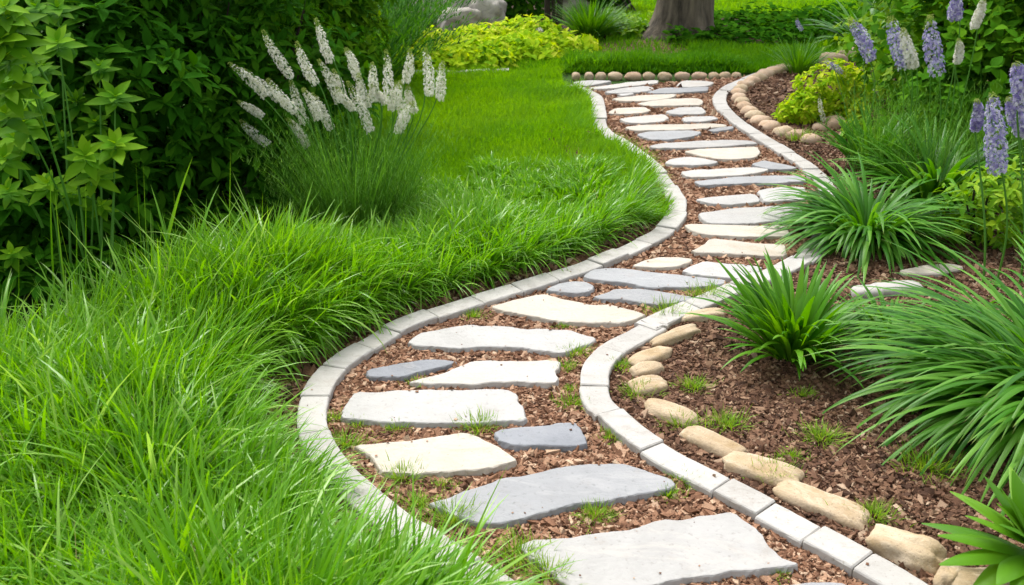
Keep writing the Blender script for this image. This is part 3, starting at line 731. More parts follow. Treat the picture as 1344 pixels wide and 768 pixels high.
# low pale strip at the front of the lime bed
a, b = G(528, 100), G(668, 97)
pts = [a + (b - a) * t + np.array([0, .02 * math.sin(t * 9), 0]) for t in np.linspace(0, 1, 30)]
ac = Acc()
prof = [(-.035, -.02), (-.035, .03), (-.025, .037), (.025, .037), (.035, .03), (.035, -.02)]
V = []; r_ = np.random.default_rng(5)
for p in pts:
    for x, z in prof: V.append((p[0] + r_.normal(0, .001), p[1] + x + r_.normal(0, .002), z))
m = len(prof); F = [(j * m + q, (j + 1) * m + q, (j + 1) * m + q + 1, j * m + q + 1) for j in range(len(pts) - 1) for q in range(m - 1)]
o = ac.add(V, F).build('bed_edging_strip', M['kerb']); tag(o, 'low pale concrete strip at the front of the lime bed', 'edging')

# ---------------------------------------------------------------- bark chips
def chips(name, mat, mask, n_per, region, size, z0, label):
    x0, x1, y0, y1 = region
    n = int((x1 - x0) * (y1 - y0) * n_per)
    X, Y = rng.uniform(x0, x1, n), rng.uniform(y0, y1, n)
    u, v = proj(np.stack([X, Y, np.zeros(n)], 1))
    keep = (u > -120) & (u < 1500) & (v < 860) & (rng.random(n) < np.clip((3.3 / np.maximum(Y, 1)) ** 1.5, .22, 1))
    X, Y = X[keep], Y[keep]
    keep = mask(X, Y); X, Y = X[keep], Y[keep]
    for O in stone_polys:
        x_, y_ = O.min(0) - .005, O.max(0) + .005
        q = (X > x_[0]) & (X < y_[0]) & (Y > x_[1]) & (Y < y_[1])
        idx = np.where(q)[0]
        if len(idx):
            ii = inside(O, X[idx], Y[idx]); k = np.ones(len(X), bool); k[idx[ii]] = False; X, Y = X[k], Y[k]
    n = len(X); acc = Acc()
    F = np.array([(0, 1, 2, 3), (7, 6, 5, 4), (0, 4, 5, 1), (1, 5, 6, 2), (2, 6, 7, 3), (3, 7, 4, 0)])
    base = np.array([(-1, -1, -1), (1, -1, -1), (1, 1, -1), (-1, 1, -1), (-1, -1, 1), (1, -1, 1), (1, 1, 1), (-1, 1, 1)], float) * .5
    var = [base + np.random.default_rng(i).normal(0, .2, base.shape) * np.array([1, 1, .8]) for i in range(8)]
    grow = np.clip(Y / 3.3, 1, 2.2) ** .6
    which = rng.integers(0, 8, n)
    for w_ in range(8):
        k = which == w_; m_ = k.sum()
        az = rng.uniform(0, 6.28, m_); ti = rng.normal(0, .38, m_)
        d = np.stack([np.cos(az) * np.cos(ti), np.sin(az) * np.cos(ti), np.sin(ti)], 1)
        upv = unit(np.array([0, 0, 1.]) + rng.normal(0, .35, (m_, 3)))
        R = frames(d, upv)
        s = size * np.clip(rng.lognormal(0, .52, m_), .35, 3.2) * grow[k]
        S = np.stack([s * rng.uniform(.9, 1.6, m_), s * rng.uniform(.6, 1.0, m_), s * rng.uniform(.3, .7, m_)], 1)
        P = np.stack([X[k], Y[k], z0 + rng.uniform(-.002, .010, m_)], 1)
        inst(acc, var[w_], F, P, R, S, rnd=rng.beta(2, 2.2, m_))
    o = acc.build(name, mat, smooth=False)
    tag(o, label, 'mulch', kind='stuff')
chips('path_mulch', M['chip_path'], in_path, 46000, (-1.3, 2.6, 1.5, far_y), .0068, .004, 'reddish brown bark chip mulch between the flagstones')
chips('bed_mulch', M['chip_bed'], right_of_path, 38000, (.0, 4.2, 1.5, 8.0), .0068, .006, 'dark brown bark chip mulch in the planting bed')
chips('border_mulch', M['chip_bed'], lambda X, Y: near_left_c(X, Y), 9000, (-1.5, 2.2, 1.5, 6.0), .011, .004, 'dark bark mulch strip along the outside of the left kerb') if False else None
def nl(X, Y):
    r = np.zeros(len(X), bool)
    for k in range(0, len(X), 20000): r[k:k + 20000] = near_left(X[k:k + 20000], Y[k:k + 20000])
    return r
chips('border_mulch', M['chip_bed'], nl, 9000, (-1.5, 2.2, 1.5, 6.0), .011, .004, 'dark bark mulch strip along the outside of the left kerb')

def stray():
    r_ = np.random.default_rng(77); P, A_ = [], []
    for O in stone_polys[:16]:
        c = O.mean(0); ar = abs(poly_area(O))
        for _ in range(int(ar * 60) + 2):
            q = O[r_.integers(len(O))]; f = r_.beta(1.0, 6) * .7
            p = q + (c - q) * (.05 + f); P.append((p[0], p[1], SZ + .002))
    for ln in (left_c, right_c):
        for _ in range(26):
            i = r_.integers(len(ln)); P.append((ln[i, 0] + r_.uniform(-.04, .04), ln[i, 1] + r_.uniform(-.04, .04), KH + .002))
    P = np.array(P); n = len(P)
    base = np.array([(-1, -1, -1), (1, -1, -1), (1, 1, -1), (-1, 1, -1), (-1, -1, 1), (1, -1, 1), (1, 1, 1), (-1, 1, 1)], float) * .5
    base = base + r_.normal(0, .16, base.shape)
    F = np.array([(0, 1, 2, 3), (7, 6, 5, 4), (0, 4, 5, 1), (1, 5, 6, 2), (2, 6, 7, 3), (3, 7, 4, 0)])
    az = r_.uniform(0, 6.28, n); d = np.stack([np.cos(az), np.sin(az), np.zeros(n)], 1)
    sz = .0034 * r_.lognormal(0, .45, n)
    acc = Acc(); inst(acc, base, F, P, frames(d, np.array([0, 0, 1.]) + r_.normal(0, .12, (n, 3))), np.stack([sz * 1.5, sz, sz * .3], 1), rnd=r_.beta(2, 2.5, n))
    o = acc.build('stray_bark', M['chip_path'], smooth=False); tag(o, 'stray bark crumbs lying on the flagstones and kerbs', 'mulch', kind='stuff')
stray()
# ---------------------------------------------------------------- grass
def dist_to(line, X, Y):
    Q = line[::6, :2]; r = np.empty(len(X)); 
    for k in range(0, len(X), 20000):
        r[k:k + 20000] = np.min(np.hypot(X[k:k + 20000, None] - Q[None, :, 0], Y[k:k + 20000, None] - Q[None, :, 1]), 1)
    return r
def toward(line, X, Y):
    Q = line[::6, :2]; out = np.empty((len(X), 2))
    for k in range(0, len(X), 20000):
        i = np.argmin(np.hypot(X[k:k + 20000, None] - Q[None, :, 0], Y[k:k + 20000, None] - Q[None, :, 1]), 1)
        out[k:k + 20000] = Q[i] - np.stack([X[k:k + 20000], Y[k:k + 20000]], 1)
    return unit(out)
def seen(X, Y, z=.15, mu=170):
    u, v = proj(np.stack([X, Y, np.full(len(X), z)], 1))
    return (u > -mu) & (u < 1344 + mu) & (v < 930)
# tall grass: tufts of blades leaning outwards from each tuft's middle
def tall_h(X, Y, D):
    near_edge = np.clip(1 - D / .5, 0, 1)
    h = np.where(Y < 3.55, .27, np.clip(.27 - (Y - 3.55) * .20, .085, .27))
    h = np.where(Y > 4.5, h + near_edge * .08 * np.clip((7.0 - Y) / 2.0, 0, 1), h)
    return h * (0.8 + .45 * vnoise(X, Y, .33, 4))
n = 6600
TX, TY = rng.uniform(-3.2, 2.2, n), rng.uniform(1.35, 5.2, n)
k = inside(lawn_poly, TX, TY) & seen(TX, TY); TX, TY = TX[k], TY[k]
D = dist_to(left_out, TX, TY)
k = (D > np.where(TY > 2.75, .17, .165) + .09 * vnoise(TX, TY, .25, 9)) & (rng.random(len(TX)) < np.where(TY < 4.4, 1, .75)); TX, TY, D = TX[k], TY[k], D[k]
tow = toward(left_out, TX, TY)
nb = 46
TI = np.repeat(np.arange(len(TX)), nb)
N = len(TI)
r0 = np.abs(rng.normal(0, .030, N)); ph = rng.uniform(0, 6.283, N)
bx, by = TX[TI] + r0 * np.cos(ph), TY[TI] + r0 * np.sin(ph)
H = tall_h(TX, TY, D)[TI] * rng.uniform(.5, 1.2, N) 
# direction: outward from the tuft, plus the slope towards the path near the kerb
edge = np.clip(1 - (D - .08) / .35, 0, 1)[TI]
tuft_az = vnoise(TX, TY, .5, 15) * 9
H = H * (1 - .25 * edge)
vx = np.cos(ph) * (1.0 + r0 * 14) + edge * 1.6 * tow[TI, 0] + .75 * np.cos(tuft_az)[TI] + .25
vy = np.sin(ph) * (1.0 + r0 * 14) + edge * 1.6 * tow[TI, 1] + .75 * np.sin(tuft_az)[TI] - .1
az = np.arctan2(vy, vx)
acc = Acc()
k = seen(bx, by); 
th0 = np.abs(rng.normal(.2, .17, N)) + edge * .16
kk = rng.gamma(2.0, .5, N) + edge * .45
Ln = H * 1.18
Wd = rng.uniform(.0045, .0115, N) * np.where(by > 4.3, .8, 1)
bdark = np.clip(rng.beta(2.2, 2.2, N) * .8 + .25 * (vnoise(TX, TY, .4, 22)[TI] - .4), 0, .96)
pale = rng.random(N) < .04; bdark = np.where(pale, 1.0, bdark)
P = np.stack([bx, by, np.zeros(N)], 1)
k &= ~((by > 4.9) & (D[TI] > .9))
pc = G(467, 292); k &= np.hypot(bx - pc[0], by - pc[1] + .05) > .24
dfp = np.hypot(bx - pc[0], (by - pc[1] + .35) * .8); Ln = Ln * np.where(dfp < .5, .45 + 1.1 * dfp, 1)
blades(acc, P[k], az[k], Ln[k], Wd[k], th0[k], kk[k], 6, rnd=bdark[k], tw=rng.normal(0, .7, k.sum()))
# scattered broader blades that arch over the rest
q = rng.choice(np.where(k)[0], 9000, replace=False)
nq = len(q); blades(acc, P[q], az[q] + rng.normal(0, .8, nq), Ln[q] * rng.uniform(1.0, 1.3, nq), rng.uniform(.009, .0165, nq), th0[q], kk[q] * 1.1 + .35, 9, fold=.18, rnd=np.where(rng.random(nq) < .2, 1.0, rng.uniform(.3, .9, nq)), tw=rng.normal(0, .5, nq))
q = rng.choice(np.where(k)[0], 900, replace=False); nq = len(q)
blades(acc, P[q], az[q] + rng.normal(0, 1.2, nq), Ln[q] * rng.uniform(.7, 1.1, nq), rng.uniform(.002, .005, nq), th0[q] + rng.uniform(0, .5, nq), kk[q], 6, mi=1)
o = acc.build('long_grass', [M['grass_long'], M['straw']]); tag(o, 'long bright green arching grass filling the near left of the lawn', 'grass', kind='stuff')
print('tall blades', k.sum())
# mown lawn, shorter blades
def lawn_patch(name, mask, reg, dens, h, w, segs, mat, label, fringe=True, zb=-.01):
    x0, x1, y0, y1 = reg; n = int((x1 - x0) * (y1 - y0) * dens)
    X, Y = rng.uniform(x0, x1, n), rng.uniform(y0, y1, n)
    k = seen(X, Y) & mask(X, Y) & (np.hypot(X - G(467, 292)[0], Y - G(467, 292)[1]) > .24); X, Y = X[k], Y[k]
    n = len(X)
    hh = h * (.6 + .6 * vnoise(X, Y, .22, 31)) * rng.uniform(.6, 1.3, n)
    if fringe:
        D = dist_to(left_out, X, Y); tw_ = toward(left_out, X, Y); e = np.clip(1 - D / .3, 0, 1)
        hh = hh * (1 + e * 1.2); k2 = D > .03; 
    else: e = np.zeros(n); tw_ = np.zeros((n, 2)); k2 = np.ones(n, bool)
    ph = rng.uniform(0, 6.283, n); fa = vnoise(X, Y, .35, 41) * 9
    az = np.arctan2(np.sin(ph) + e * 1.5 * tw_[:, 1] + .6 * np.sin(fa), np.cos(ph) + e * 1.5 * tw_[:, 0] + .6 * np.cos(fa))
    acc = Acc()
    blades(acc, np.stack([X, Y, np.full(n, zb)], 1)[k2], az[k2], hh[k2], rng.uniform(.7, 1.3, n)[k2] * w, np.abs(rng.normal(.2, .2, n))[k2], (rng.gamma(2, .3, n) + e * .4)[k2], segs, rnd=np.clip(rng.beta(2, 2, n) * .8 + .3 * (vnoise(X, Y, .6, 51) - .35), 0, 1)[k2], tw=rng.normal(0, .9, n)[k2])
    o = acc.build(name, mat); tag(o, label, 'grass', kind='stuff'); print(name, k2.sum())
lawn_patch('lawn', lambda X, Y: inside(lawn_poly, X, Y), (-2.2, 2.2, 4.35, 8.2), 15000, .070, .0052, 3, M['grass_lawn'], 'short bright lawn beyond the long grass')
tbm = lambda X, Y: ~inside(tb, X, Y) & ~inside(bare, X, Y) & (Y > 7.85)
rowband = lambda X, Y: tbm(X, Y) & ~inside(rb2, X, Y) & ~right_of_path(X, Y) & ~(in_path(X, Y)) & ~((Y < far_y + .03) & (X > .4) & (X < 1.9))
lawn_patch('far_lawn', lambda X, Y: rowband(X, Y) & ~((Y < 8.0) & (X < 0)), (-2.5, 5.5, 7.85, 9.8), 8000, .075, .008, 3, M['grass_far'], 'grass band behind the cobble row up to the tree', fringe=False)
lawn_patch('distant_lawn', lambda X, Y: tbm(X, Y) & ~inside(rb2, X, Y), (-4, 8, 9.8, 14.5), 3000, .10, .016, 2, M['grass_lawn'], 'bright green lawn beyond the tree', fringe=False)  # same bright grass colours as the nearer short lawn
lawn_patch('sparse_grass', lambda X, Y: inside(bare, X, Y), (-.5, 4, 8, 11), 1500, .07, .008, 3, M['grass_far'], 'thin grass growing through the bare soil by the tree', fringe=False)
# the dark, longer grass under the cobble row's back edge
n = 5200; X = rng.uniform(GP('1', 160, 118)[0], GP('1', 900, 118)[0] + .1, n); Y = far_y + rng.uniform(.10, .42, n)
acc = Acc(); blades(acc, np.stack([X, Y, np.zeros(n)], 1), rng.uniform(0, 6.28, n), (.115 * rng.uniform(.5, 1.3, n)) * (.6 + .8 * vnoise(X, Y, .3, 61)), .008, np.abs(rng.normal(.2, .2, n)), rng.gamma(2, .5, n), 4, rnd=np.clip(rng.random(n) * .6 + .6 * vnoise(X, Y, .25, 63) - .1, 0, 1))
o = acc.build('verge_grass', M['grass_far']); tag(o, 'longer grass standing right behind the cobble row', 'grass', kind='stuff')

# tussocks leaning over the left kerb
tpts = [(402, 470), (425, 432), (470, 420), (520, 396), (575, 380), (635, 366), (690, 352), (745, 336), (795, 318), (835, 296), (858, 268), (395, 560), (430, 625), (500, 690), (560, 735)]
for i, (u, v) in enumerate(tpts):
    p = G(u, v); q = np.array([p[:2]]); tw_ = toward(left_out, q[:, 0], q[:, 1])[0]; d = dist_to(left_out, q[:, 0], q[:, 1])[0]
    s_in = inside(lawn_poly, q[:, 0], q[:, 1])[0]
    gap = .18 if v < 560 else .19
    p2 = p[:2] - tw_ * (gap - d if s_in else -(gap + d))
    if not s_in: tw_ = -tw_ if False else -tw_
    n = 230; r_ = np.abs(rng.normal(0, .035, n)); ph = rng.uniform(0, 6.283, n)
    az = np.arctan2(np.sin(ph) + 1.1 * tw_[1], np.cos(ph) + 1.1 * tw_[0])
    acc = Acc()
    L = rng.uniform(.14, .29, n) * (1.0 if v < 440 else .85)
    blades(acc, np.stack([r_ * np.cos(ph), r_ * np.sin(ph), np.zeros(n)], 1), az, L, rng.uniform(.004, .0085, n), np.abs(rng.normal(.25, .2, n)), rng.gamma(3, .42, n), 7, rnd=np.clip(rng.beta(2, 2, n), 0, .97), tw=rng.normal(0, .6, n))
    o = acc.build('grass_tussock', M['grass_long']); o.location = (p2[0], p2[1], 0)
    tag(o, 'bright green grass tussock arching over the outer side of the left kerb', 'grass clump', 'grass tussocks along the left kerb')

# ---------------------------------------------------------------- weeds
WEEDS = [
 ('3',675,168,.9,'weed tuft in the mulch between the long wavy slab and the large cream slab'),('3',1005,182,.6,'tiny weed at the front edge of the large cream slab'),('3',1045,292,1.1,'weed tuft against the right end of the long wavy slab'),
 ('3',1010,360,1.0,'weed tuft against the right end of the off-white pointed slab'),('3',470,415,.8,'weed sprig under the left point of the off-white slab'),('3',260,538,.8,'sparse weed at the front left corner of the rectangular slab'),
 ('3',395,562,.9,'flat weed in front of the rectangular slab'),('3',700,540,1.5,'wide low weed spilling over the front of the rectangular slab'),('3',1035,488,1.1,'weed tuft in open mulch right of the rectangular slab'),
 ('3',1030,435,.6,'faint weed sprig just above the tuft right of the rectangular slab'),('3',155,545,.9,'weed hugging the left kerb beside the rectangular slab'),('3',205,640,1.3,'weed patch between the left kerb and the cream wedge slab'),
 ('3',420,738,1.4,'grassy weed at the front edge of the cream wedge slab'),('3',1185,615,.9,'yellowish weed between the small dark slate and the right kerb'),('3',1207,355,1.1,'bright weed between the kerb and the squat stone'),
 ('3',1278,452,1.3,'bright weed at the foot of the nearly round tan stone'),('4',130,468,1.7,'large weed clump in front of the wide blue-grey slab'),('4',335,585,1.7,'yellowish weed clump on the left corner of the bottom slab'),
 ('4',430,645,1.5,'weed clump at the very bottom of the path left of the pale slab'),('4',578,455,1.2,'weed tuft between the two nearest large slabs'),('4',100,358,.7,'little weed above the left point of the wide blue-grey slab'),
 ('4',855,345,1.0,'thin weed at the right point of the wide blue-grey slab'),('4',800,368,.9,'weed blades growing over the right point of the wide slab'),('4',1145,615,.6,'tiny weed at the right corner of the bottom slab'),
 ('4',20,420,1.1,'weed by the left kerb near the wide blue-grey slab'),('4',848,168,1.3,'bright weed in front of the flat tan stone'),('4',885,48,1.3,'weed tuft in the bed behind the smooth oval stone'),
 ('4',990,168,1.5,'spreading weed behind the flat tan stone'),('4',1290,210,1.6,'round weed tuft alone in the middle of the bed mulch'),('4',1197,268,.9,'sparse weed behind the broad pale tan stone'),
 ('4',1140,325,1.5,'bright weed growing on the front of the broad pale tan stone'),('5',1052,598,1.9,'bushy weed tuft under the tips of the big arching clump'),('5',888,745,1.4,'weed tuft between the longest and the blocky edging stones'),
 ('5',672,378,.9,'pale sparse weed in the bed in front of the fresh green clump'),('2',590,655,1.8,'spiky weed on the kerb left of the fresh green clump'),('2',765,585,1.9,'light green weed on the kerb touching the fresh green clump'),
 ('2',130,690,.6,'tiny weed between the large cream slab and the long wavy slab'),('1',1180,425,1.4,'small light green weed by the last cobbles above the arching clump')]
for z, x, y, s, lab in WEEDS:
    p = GP(z, x, y); sc = s * .031 * (1 if z != '1' else 1.6)
    for _ in range(60):
        if any(inside(O, np.array([p[0]]), np.array([p[1] + .004]))[0] for O in stone_polys): p[1] -= .006
        else: break
    n = int(110 + 80 * s)
    r_ = np.abs(rng.normal(0, .55, n)) * sc; ph = rng.uniform(0, 6.283, n)
    ex = 1.5
    acc = Acc()
    blades(acc, np.stack([r_ * np.cos(ph) * ex, r_ * np.sin(ph), np.zeros(n)], 1), ph + rng.normal(0, .7, n), sc * rng.uniform(.6, 1.55, n), rng.uniform(.0016, .0030, n) * (1 if z != '1' else 1.6), np.abs(rng.normal(.45, .35, n)), rng.gamma(2, .35, n), 4, rnd=rng.random(n))
    # a few small round leaves at the base
    T_, F_, t_ = leaf_template(.5, .1, .2, 3); m_ = int(14 * s)
    a_ = rng.uniform(0, 6.28, m_); d = np.stack([np.cos(a_), np.sin(a_), rng.uniform(0, .6, m_)], 1)
    inst(acc, T_, F_, np.stack([rng.normal(0, .7, m_) * sc * ex, rng.normal(0, .7, m_) * sc, rng.uniform(.002, .012, m_)], 1), frames(d, np.array([0, 0, 1.])), rng.uniform(.007, .012, m_), tt=t_)
    o = acc.build('weed_tuft', M['weed']); o.location = (p[0], p[1], .006)
    tag(o, lab, 'weed', 'weeds sprouting in the mulch')

# ---------------------------------------------------------------- shrubs
def shrub(name, label, base, lobes, n_whorl, leaf, lm, per=(4, 7), leaf_len=.08, jitter=.25, group=None, stems=9, seed=1, front_only=True, elev=(.15, .7), wide=.42, cat='shrub', fill=.35, stem_r=.012, parts=True):
    """lobes: (centre, radii) in metres; whorls of leaves sit mostly near the lobes' surface"""
    r_ = np.random.default_rng(seed)
    root = thing(name, label, cat, base, group)
    vol = np.array([np.prod(l[1]) ** (2 / 3) for l in lobes]); pick = r_.choice(len(lobes), n_whorl, p=vol / vol.sum())
    C = np.array([l[0] for l in lobes])[pick]; Rr = np.array([l[1] for l in lobes])[pick]
    d = unit(r_.normal(0, 1, (n_whorl, 3)))
    if front_only: d[:, 1] = np.where((d[:, 1] > .45) & (r_.random(n_whorl) < .8), -d[:, 1], d[:, 1])
    bump_ = 1 + .16 * np.sin(d[:, 0] * 7 + pick * 3) * np.cos(d[:, 2] * 6 + pick) 
    rr = np.where(r_.random(n_whorl) < fill, r_.uniform(.45, .9, n_whorl), r_.uniform(.9, 1.06, n_whorl)) * bump_
    P = C + d * Rr * rr[:, None]
    P = P[P[:, 2] > .02]; d = d[:len(P)] if False else unit((P - C[:len(P)]) / Rr[:len(P)]) if False else None
    return root, P, r_
def make_shrub(name, label, base, lobes, n_whorl, mat, leaf_len=.08, per=(4, 7), elev=(.1, .6), wide=.42, group=None, cat='shrub', seed=1, fill=.35, stems=8, stem_r=.012, droop=.25, upw=.45, woody='woody', nseg=4, outer=1.06, vis=True):
    r_ = np.random.default_rng(seed)
    base = np.array([base[0], base[1], 0.])
    root = thing(name, label, cat, base, group)
    vol = np.array([np.prod(l[1]) ** (2 / 3) for l in lobes]); pick = r_.choice(len(lobes), n_whorl, p=vol / vol.sum())
    C = np.array([l[0] for l in lobes], float)[pick]; Rr = np.array([l[1] for l in lobes], float)[pick]
    d = unit(r_.normal(0, 1, (n_whorl, 3)))
    if vis: d[:, 1] = np.where((d[:, 1] > .35) & (r_.random(n_whorl) < .75), -d[:, 1], d[:, 1])
    rr = np.where(r_.random(n_whorl) < fill, r_.uniform(.4, .9, n_whorl), r_.uniform(.88, outer, n_whorl)) * (1 + .13 * np.sin(d[:, 0] * 7 + pick * 3) * np.cos(d[:, 2] * 6 + pick))
    P = C + d * Rr * rr[:, None] + base
    k = P[:, 2] > .03; P, d, pick = P[k], d[k], pick[k]; nW = len(P)
    axis = unit(d + np.array([0, 0, upw]) + r_.normal(0, .3, (nW, 3)))
    nl_ = r_.integers(per[0], per[1] + 1, nW); I = np.repeat(np.arange(nW), nl_)
    j = np.concatenate([np.arange(q) for q in nl_])
    ref = unit(np.cross(axis, np.array([.31, .2, .93]) + 0 * axis)); ref2 = np.cross(axis, ref)
    ang = j * 2.399 + r_.normal(0, .25, len(I)) + (I % 7)
    el = r_.uniform(*elev, len(I)) + (j / np.maximum(nl_[I], 1)) * .35
    dirv = (ref[I] * np.cos(ang)[:, None] + ref2[I] * np.sin(ang)[:, None]) * np.cos(el)[:, None] + axis[I] * np.sin(el)[:, None]
    # leaves turn their upper side to the sky
    upn = unit(axis[I] * .6 + np.array([0, 0, 1.]) + r_.normal(0, .18, (len(I), 3)))
    pos = P[I] - axis[I] * (r_.uniform(-.12, .35, len(I)) * leaf_len)[:, None]
    S = leaf_len * r_.uniform(.65, 1.2, len(I)) * (1 - .25 * (j / np.maximum(nl_[I], 1)))
    T_, F_, t_ = leaf_template(wide, .14, droop, nseg)
    acc = Acc(); rn = np.clip(.5 * r_.random(nW)[I] + .5 * r_.random(len(I)), 0, 1)
    rn = np.clip(rn + .35 * (vnoise(P[:, 0], P[:, 2], .25, seed)[I] - .5), 0, 1)
    inst(acc, T_, F_, pos - base, frames(dirv, upn), S, rnd=rn, tt=t_)
    acc.build('foliage', M[mat], root)
    # stems: from the ground into the lobes, then short twigs out to some of the whorls
    acc = Acc()
    sel = r_.choice(nW, min(stems, nW), replace=False)
    for q in sel:
        e = P[q] - base; s0 = np.array([r_.normal(0, .05) + e[0] * .25, r_.normal(0, .05) + e[1] * .25, -.02])
        mid = (s0 + e) / 2 + np.array([0, 0, .12 * e[2]]) + r_.normal(0, .02, 3)
        ts = np.linspace(0, 1, 7)[:, None]; pts = (1 - ts) ** 2 * s0 + 2 * ts * (1 - ts) * mid + ts ** 2 * e
        tube(acc, pts, np.linspace(stem_r, stem_r * .25, 7), 5)
    acc.build('branches', M[woody], root)
    return root, P, axis

# dense dark shrubs behind the long grass, left
def lobes_px(items, base):
    out = []
    for (u, v, Y, rx, ry, rz) in items:
        p = A(u, v, Y); out.append(((p[0] - base[0], p[1] - base[1], p[2]), (rx, ry, rz)))
    return out
b = G(40, 340); b[1] += .25
make_shrub('leafy_shrub', 'dense dark green shrub filling the left edge behind the pale whorled one', b,
           lobes_px([(-60, 130, 4.2, .6, .45, .5), (60, 250, 4.1, .5, .4, .42), (120, 120, 4.4, .55, .45, .45), (60, 20, 4.6, .6, .45, .45), (-60, 330, 3.8, .5, .4, .42), (110, 320, 4.1, .4, .35, .34), (30, -90, 4.8, .8, .5, .4), (0, 400, 3.62, .38, .26, .28), (120, 395, 3.65, .3, .24, .24), (-90, 440, 3.3, .3, .25, .25), (40, 460, 3.42, .4, .2, .13)], b),
           3000, 'dark_leaf', .098, per=(4, 6), seed=11, stems=26, fill=.3)
b = G(250, 300); b[1] += .45
make_shrub('leafy_shrub', 'dark green shrub with pointed leaves in the middle of the left hedge', b,
           lobes_px([(230, 130, 4.9, .55, .45, .45), (300, 220, 4.8, .5, .4, .42), (190, 260, 4.7, .45, .4, .38), (340, 110, 5.1, .55, .45, .45), (230, 20, 5.2, .6, .45, .4), (360, 220, 5.0, .42, .4, .36), (230, 320, 4.4, .45, .3, .25), (345, 300, 4.7, .35, .3, .2), (160, 370, 3.85, .3, .24, .22), (240, 365, 4.0, .32, .24, .22), (330, 330, 4.3, .3, .24, .2), (200, 420, 3.75, .35, .2, .12), (260, -80, 5.3, .8, .5, .4)], b),
           3000, 'dark_leaf', .090, per=(4, 6), seed=12, stems=26, fill=.3)
b = G(380, 190); b[1] += .35
make_shrub('leafy_shrub', 'yellower green fine-leaved shrub behind the white flower spikes', b,
           lobes_px([(330, 20, 6.0, .6, .5, .35), (400, 60, 6.1, .5, .5, .35), (280, 60, 5.9, .5, .4, .4), (390, 120, 6.0, .45, .4, .35), (350, -50, 6.3, .9, .5, .4), (430, 20, 6.3, .35, .4, .35)], b),
           2500, 'dark_leaf2', .075, per=(4, 6), seed=13, stems=20, fill=.3)

# pale whorled shrub: every shoot placed where the photograph shows one
root = thing('whorled_shrub', 'bright green shrub with large whorled leaves at the left edge', 'shrub', G(90, 420))
WH = [(20,55,3.3,1.1),(5,100,3.25,1.2),(145,22,3.9,.9),(145,108,3.7,1.0),(55,190,3.35,1.15),(20,225,3.3,1.1),(95,250,3.5,.9),(250,170,3.9,.8),(290,245,3.8,1.0),(195,255,3.9,.8),(60,310,3.4,1.1),(15,290,3.3,1.1),
      (215,395,3.55,1.05),(290,365,3.65,1.05),(120,465,3.5,.9),(235,440,3.6,1.0),(180,490,3.65,.8),(20,480,3.4,.8),(10,400,3.35,.9),(30,640,3.5,.6),(10,20,3.3,.9),(90,20,3.8,.7),(110,170,3.75,.7),(240,310,3.85,.8),(160,350,3.8,.7),(15,150,3.25,1.2),(40,350,3.45,1.),(255,520,3.7,.6)]
T_, F_, t_ = leaf_template(.44, .14, .10, 6, .82)
accL, accS = Acc(), Acc(); rb = np.array(root.location)
for i, (x, y, Y, s) in enumerate(WH):
    c = A(x / 1.92, y / 1.92, Y)
    r_ = np.random.default_rng(300 + i)
    ax = unit(np.array([.15 + r_.normal(0, .15), -.45 + r_.normal(0, .12), 1.]))
    ref = unit(np.cross(ax, [.3, 1, 0])); ref2 = np.cross(ax, ref)
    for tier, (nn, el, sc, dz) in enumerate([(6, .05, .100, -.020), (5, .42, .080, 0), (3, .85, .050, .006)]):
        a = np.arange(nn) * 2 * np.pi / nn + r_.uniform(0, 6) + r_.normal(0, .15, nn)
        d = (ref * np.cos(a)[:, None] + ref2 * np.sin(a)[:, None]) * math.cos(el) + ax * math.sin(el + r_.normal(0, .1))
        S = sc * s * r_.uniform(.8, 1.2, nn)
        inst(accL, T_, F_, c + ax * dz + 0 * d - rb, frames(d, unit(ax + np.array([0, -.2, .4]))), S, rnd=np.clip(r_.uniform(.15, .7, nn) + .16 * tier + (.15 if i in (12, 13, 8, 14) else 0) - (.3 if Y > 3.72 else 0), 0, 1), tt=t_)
    if i in (12, 13, 14, 7, 8, 2, 3, 0, 10, 15): g = np.array([rb[0] + (c[0] - rb[0]) * .7 + r_.normal(0, .04), rb[1] + .12 + r_.uniform(0, .15), -.02])
    else: g = c + np.array([r_.normal(0, .05), .16, -.20])
    ts = np.linspace(0, 1, 9)[:, None]; mid = (g + c) / 2 + np.array([.0, .05, .06])
    tube(accS, (1 - ts) ** 2 * g + 2 * ts * (1 - ts) * mid + ts ** 2 * c - rb, np.linspace(.006, .0022, 9), 5)
accL.build('foliage', M['bright_leaf'], root); accS.build('branches', M['stem'], root)

